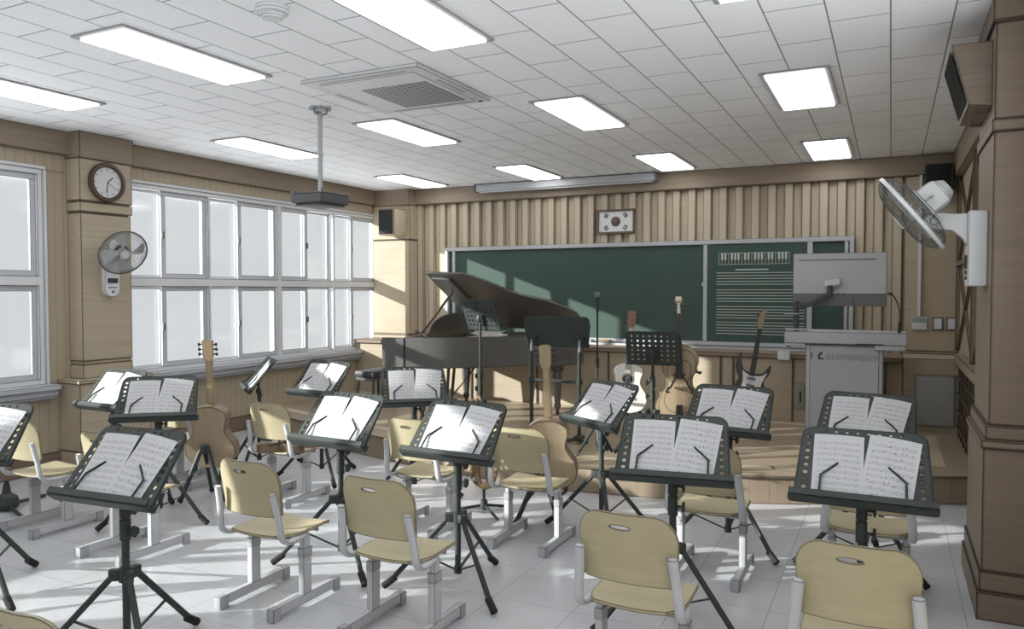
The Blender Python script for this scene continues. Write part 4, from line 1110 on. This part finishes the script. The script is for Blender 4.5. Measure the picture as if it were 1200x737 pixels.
# curved leg design
def pleg(x, y):
    lg = MB(); lg.lathe([(.075, .80), (.075, .74), (.055, .72), (.06, .68), (.05, .55), (.036, .36), (.045, .33), (.03, .30)], 8, Matrix.Translation((x, y, 0))); lg = lg.build('leg', PB, t)
    c = MB(); c.cyl((x - .012, y, .252), (x + .012, y, .252), .028, n=14); c.box((x, y, .285), (.03, .03, .05)); c.build('caster', BR2, lg)
pleg(-4.66, 7.14); pleg(-4.76, 8.3); pleg(-3.4, 8.02)
mb = MB(); mb.tube([(-4.62, 7.65, .80), (-4.66, 7.66, .36)], .018, n=8); mb.tube([(-4.63, 7.8, .80), (-4.67, 7.79, .36)], .018, n=8); mb.box((-4.7, 7.73, .34), (.14, .26, .05), bev=.01); mb.build('pedal_lyre', PB, t)
MB().tube([(-4.64, 7.72, .38), (-4.28, 7.72, .79)], .009, n=6).build('lyre_brace', BR2, t)
for q in (-.06, 0, .06): MB().box((-4.82, 7.73 + q, .31), (.12, .03, .012), bev=.004).build('pedal', BR, t)
# papers on the piano
tag(MB().box((-3.98, 7.62, 1.1475), (.26, .05, .006), rot=(0, 0, R(15))).build('loose_paper', mat('plain paper', (220, 220, 218), .8, .1, ink=0)), 'small white paper strip on the piano rim', 'paper')
t = thing('piano_stool', 'black round-edged piano stool at the left end of the piano', 'stool', (-5.72, 7.72, SZ), 0)
MB().box((0, 0, .40), (.30, .5, .09), bev=.035).build('seat_cushion', DRK, t)
MB().box((0, 0, .34), (.26, .46, .04), bev=.006).build('seat_frame', PB, t)
for a in (-1, 1):
    for b in (-1, 1): MB().tube([(.11 * a, .2 * b, .33), (.13 * a, .22 * b, 0)], .018, n=8).build('leg', PB, t)

# ------------------------------------------------------------------ lectern
t = thing('lectern', 'light grey teacher lectern with wide top slab at the right of the stage', 'lectern', (-.39, 7.85, SZ))
LEC = mat('lectern grey', (178, 181, 186), .5, .3, ink=.006)
MB().box((0, .2, .455), (.67, .46, .91), bev=.006).build('cabinet', LEC, t)
MB().box((0, -.034, .47), (.60, .012, .86)).build('front_panel', mat('lectern front grey', (170, 174, 180), .5, .3, ink=.005), t)
MB().box((0, .17, .975), (1.06, .5, .115), bev=.01).build('top_slab', LEC, t)
MB().box((.39, .1, .895), (.26, .34, .05), bev=.005).build('side_tray', LEC, t)
MB().box((.22, -.082, .925), (.24, .006, .008)).build('slab_groove', DRK, t)
mb = MB()
random.seed(11)
for k in range(34):
    hgt = random.uniform(.035, .075); mb.box((-.15 + k * .0135, -.0415, .80 - random.uniform(0, .01)), (.004, .002, hgt))
mb.build('small_print', mat('faded print', (120, 122, 126), .8, .1, ink=0), t)
mb = MB(); mb.box((-.20, -.0415, .825), (.02, .002, .03), rot=(0, .6, 0)); mb.box((-.215, -.0415, .79), (.018, .002, .05)); mb.box((-.19, -.0415, .775), (.03, .002, .014)); mb.box((-.285, -.0415, .80), (.01, .002, .06)); mb.build('printed_emblem', DRK, t)
MB().box((-.64, .86, .72), (.13, .05, .1), bev=.004).build('cable_box', WHT, t)
ARMG = mat('dark arm grey', (84, 85, 86), .5, .3, ink=.003)
t = thing('computer_monitor', 'white-backed flat monitor held by an arm above the lectern', 'monitor', (-.445, 7.90, SZ))
MB().box((0, 0, 1.585), (.82, .035, .39), bev=.006).build('back_cover', mat('monitor white', (190, 193, 197), .5, .3, ink=.005), t)
MB().box((0, 0, 1.334), (.82, .036, .118), bev=.004).build('lower_back', MID, t)
MB().box((0, .022, 1.53), (.79, .01, .45)).build('screen', DRK, t)
MB().box((-.02, -.0185, 1.715), (.68, .003, .007)).build('vent_slot', DRK, t)
MB().box((.13, -.019, 1.334), (.004, .003, .11)).build('seam', DRK, t)
for xx in (.0, .045): MB().box((xx, -.02, 1.397), (.02, .006, .006)).build('port', DRK, t)
mb = MB(); mb.tube([(-.37, -.09, .98), (-.37, -.09, 1.32)], .026, n=10); mb.build('arm_post', ARMG, t)
mb = MB(); mb.tube([(-.37, -.09, 1.27), (-.25, -.1, 1.29), (-.09, -.09, 1.38)], .026, n=8); mb.build('swing_arm', ARMG, t)
mb = MB(); mb.tube([(-.075, -.08, 1.37), (-.075, -.07, 1.47)], .028, n=10); mb.build('arm_joint', ARMG, t)
mb = MB(); mb.box((-.055, -.055, 1.50), (.15, .07, .07), bev=.02, rot=(0, R(-8), 0)); mb.build('mount_head', WHT, t)
mb = MB(); mb.box((-.41, -.09, 1.20), (.14, .07, .015), bev=.004); mb.box((-.37, -.09, 1.05), (.2, .09, .018), bev=.005); mb.box((-.38, -.09, .905), (.2, .08, .025), bev=.006); mb.cyl((-.44, -.09, .86), (-.44, -.09, .91), .018, n=10); mb.build('desk_clamp', LGT, t)
t = thing('gooseneck_microphone', 'slim black gooseneck microphone on the right end of the lectern', 'microphone', (.075, 7.86, SZ + 1.033))
MB().cyl((0, 0, 0), (0, 0, .10), .016, .012, n=12).build('base', BLK, t)
MB().tube(catmull([(0, 0, .09), (-.0, 0, .2), (-.03, 0, .3), (-.065, 0, .355)], 5), .006, n=8).build('gooseneck', BLK, t)
MB().tube([(-.062, 0, .35), (-.085, 0, .362), (-.10, 0, .356)], .013, n=10).build('mic_capsule', BLK, t)

# ------------------------------------------------------------------ light, world, camera
w = bpy.data.worlds.new('World'); scn.world = w; WSKY, WFILL = .76, 4.3; w.use_nodes = True
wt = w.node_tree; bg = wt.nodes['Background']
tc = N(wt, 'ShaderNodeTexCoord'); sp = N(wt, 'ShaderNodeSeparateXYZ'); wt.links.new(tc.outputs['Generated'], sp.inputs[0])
mr = N(wt, 'ShaderNodeMapRange'); mr.inputs[1].default_value = -.16; mr.inputs[2].default_value = -.34; mr.inputs[3].default_value = WSKY; mr.inputs[4].default_value = WFILL
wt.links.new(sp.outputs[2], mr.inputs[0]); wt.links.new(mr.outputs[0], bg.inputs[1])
bg.inputs[0].default_value = (.945, .97, 1.0, 1)      # hazy sky, brighter glow added below the horizon to light the ceiling
sun = bpy.data.lights.new('Sun', 'SUN'); sun.energy = 9.6; sun.angle = R(.6); sun.color = (1.0, .985, .95)
so = bpy.data.objects.new('Sun', sun); COL.objects.link(so)
so.rotation_euler = Vector((1, .70, -.355)).to_track_quat('-Z', 'Y').to_euler()
so.location = (-12, 0, 6)

F = 894.0; TH = R(26.4); PT = math.atan(28.5 / F)
cam = bpy.data.cameras.new('Camera'); cam.sensor_width = 36; cam.lens = F * 36 / 1200; cam.clip_start = .05
co = bpy.data.objects.new('Camera', cam); COL.objects.link(co)
co.location = (0, 0, 1.65); co.rotation_euler = (PI / 2 - PT, 0, TH)
scn.camera = co
vs = scn.view_settings; vs.view_transform = 'Standard'; vs.look = 'None'; vs.exposure = .10; vs.gamma = 1; vs.use_curve_mapping = False
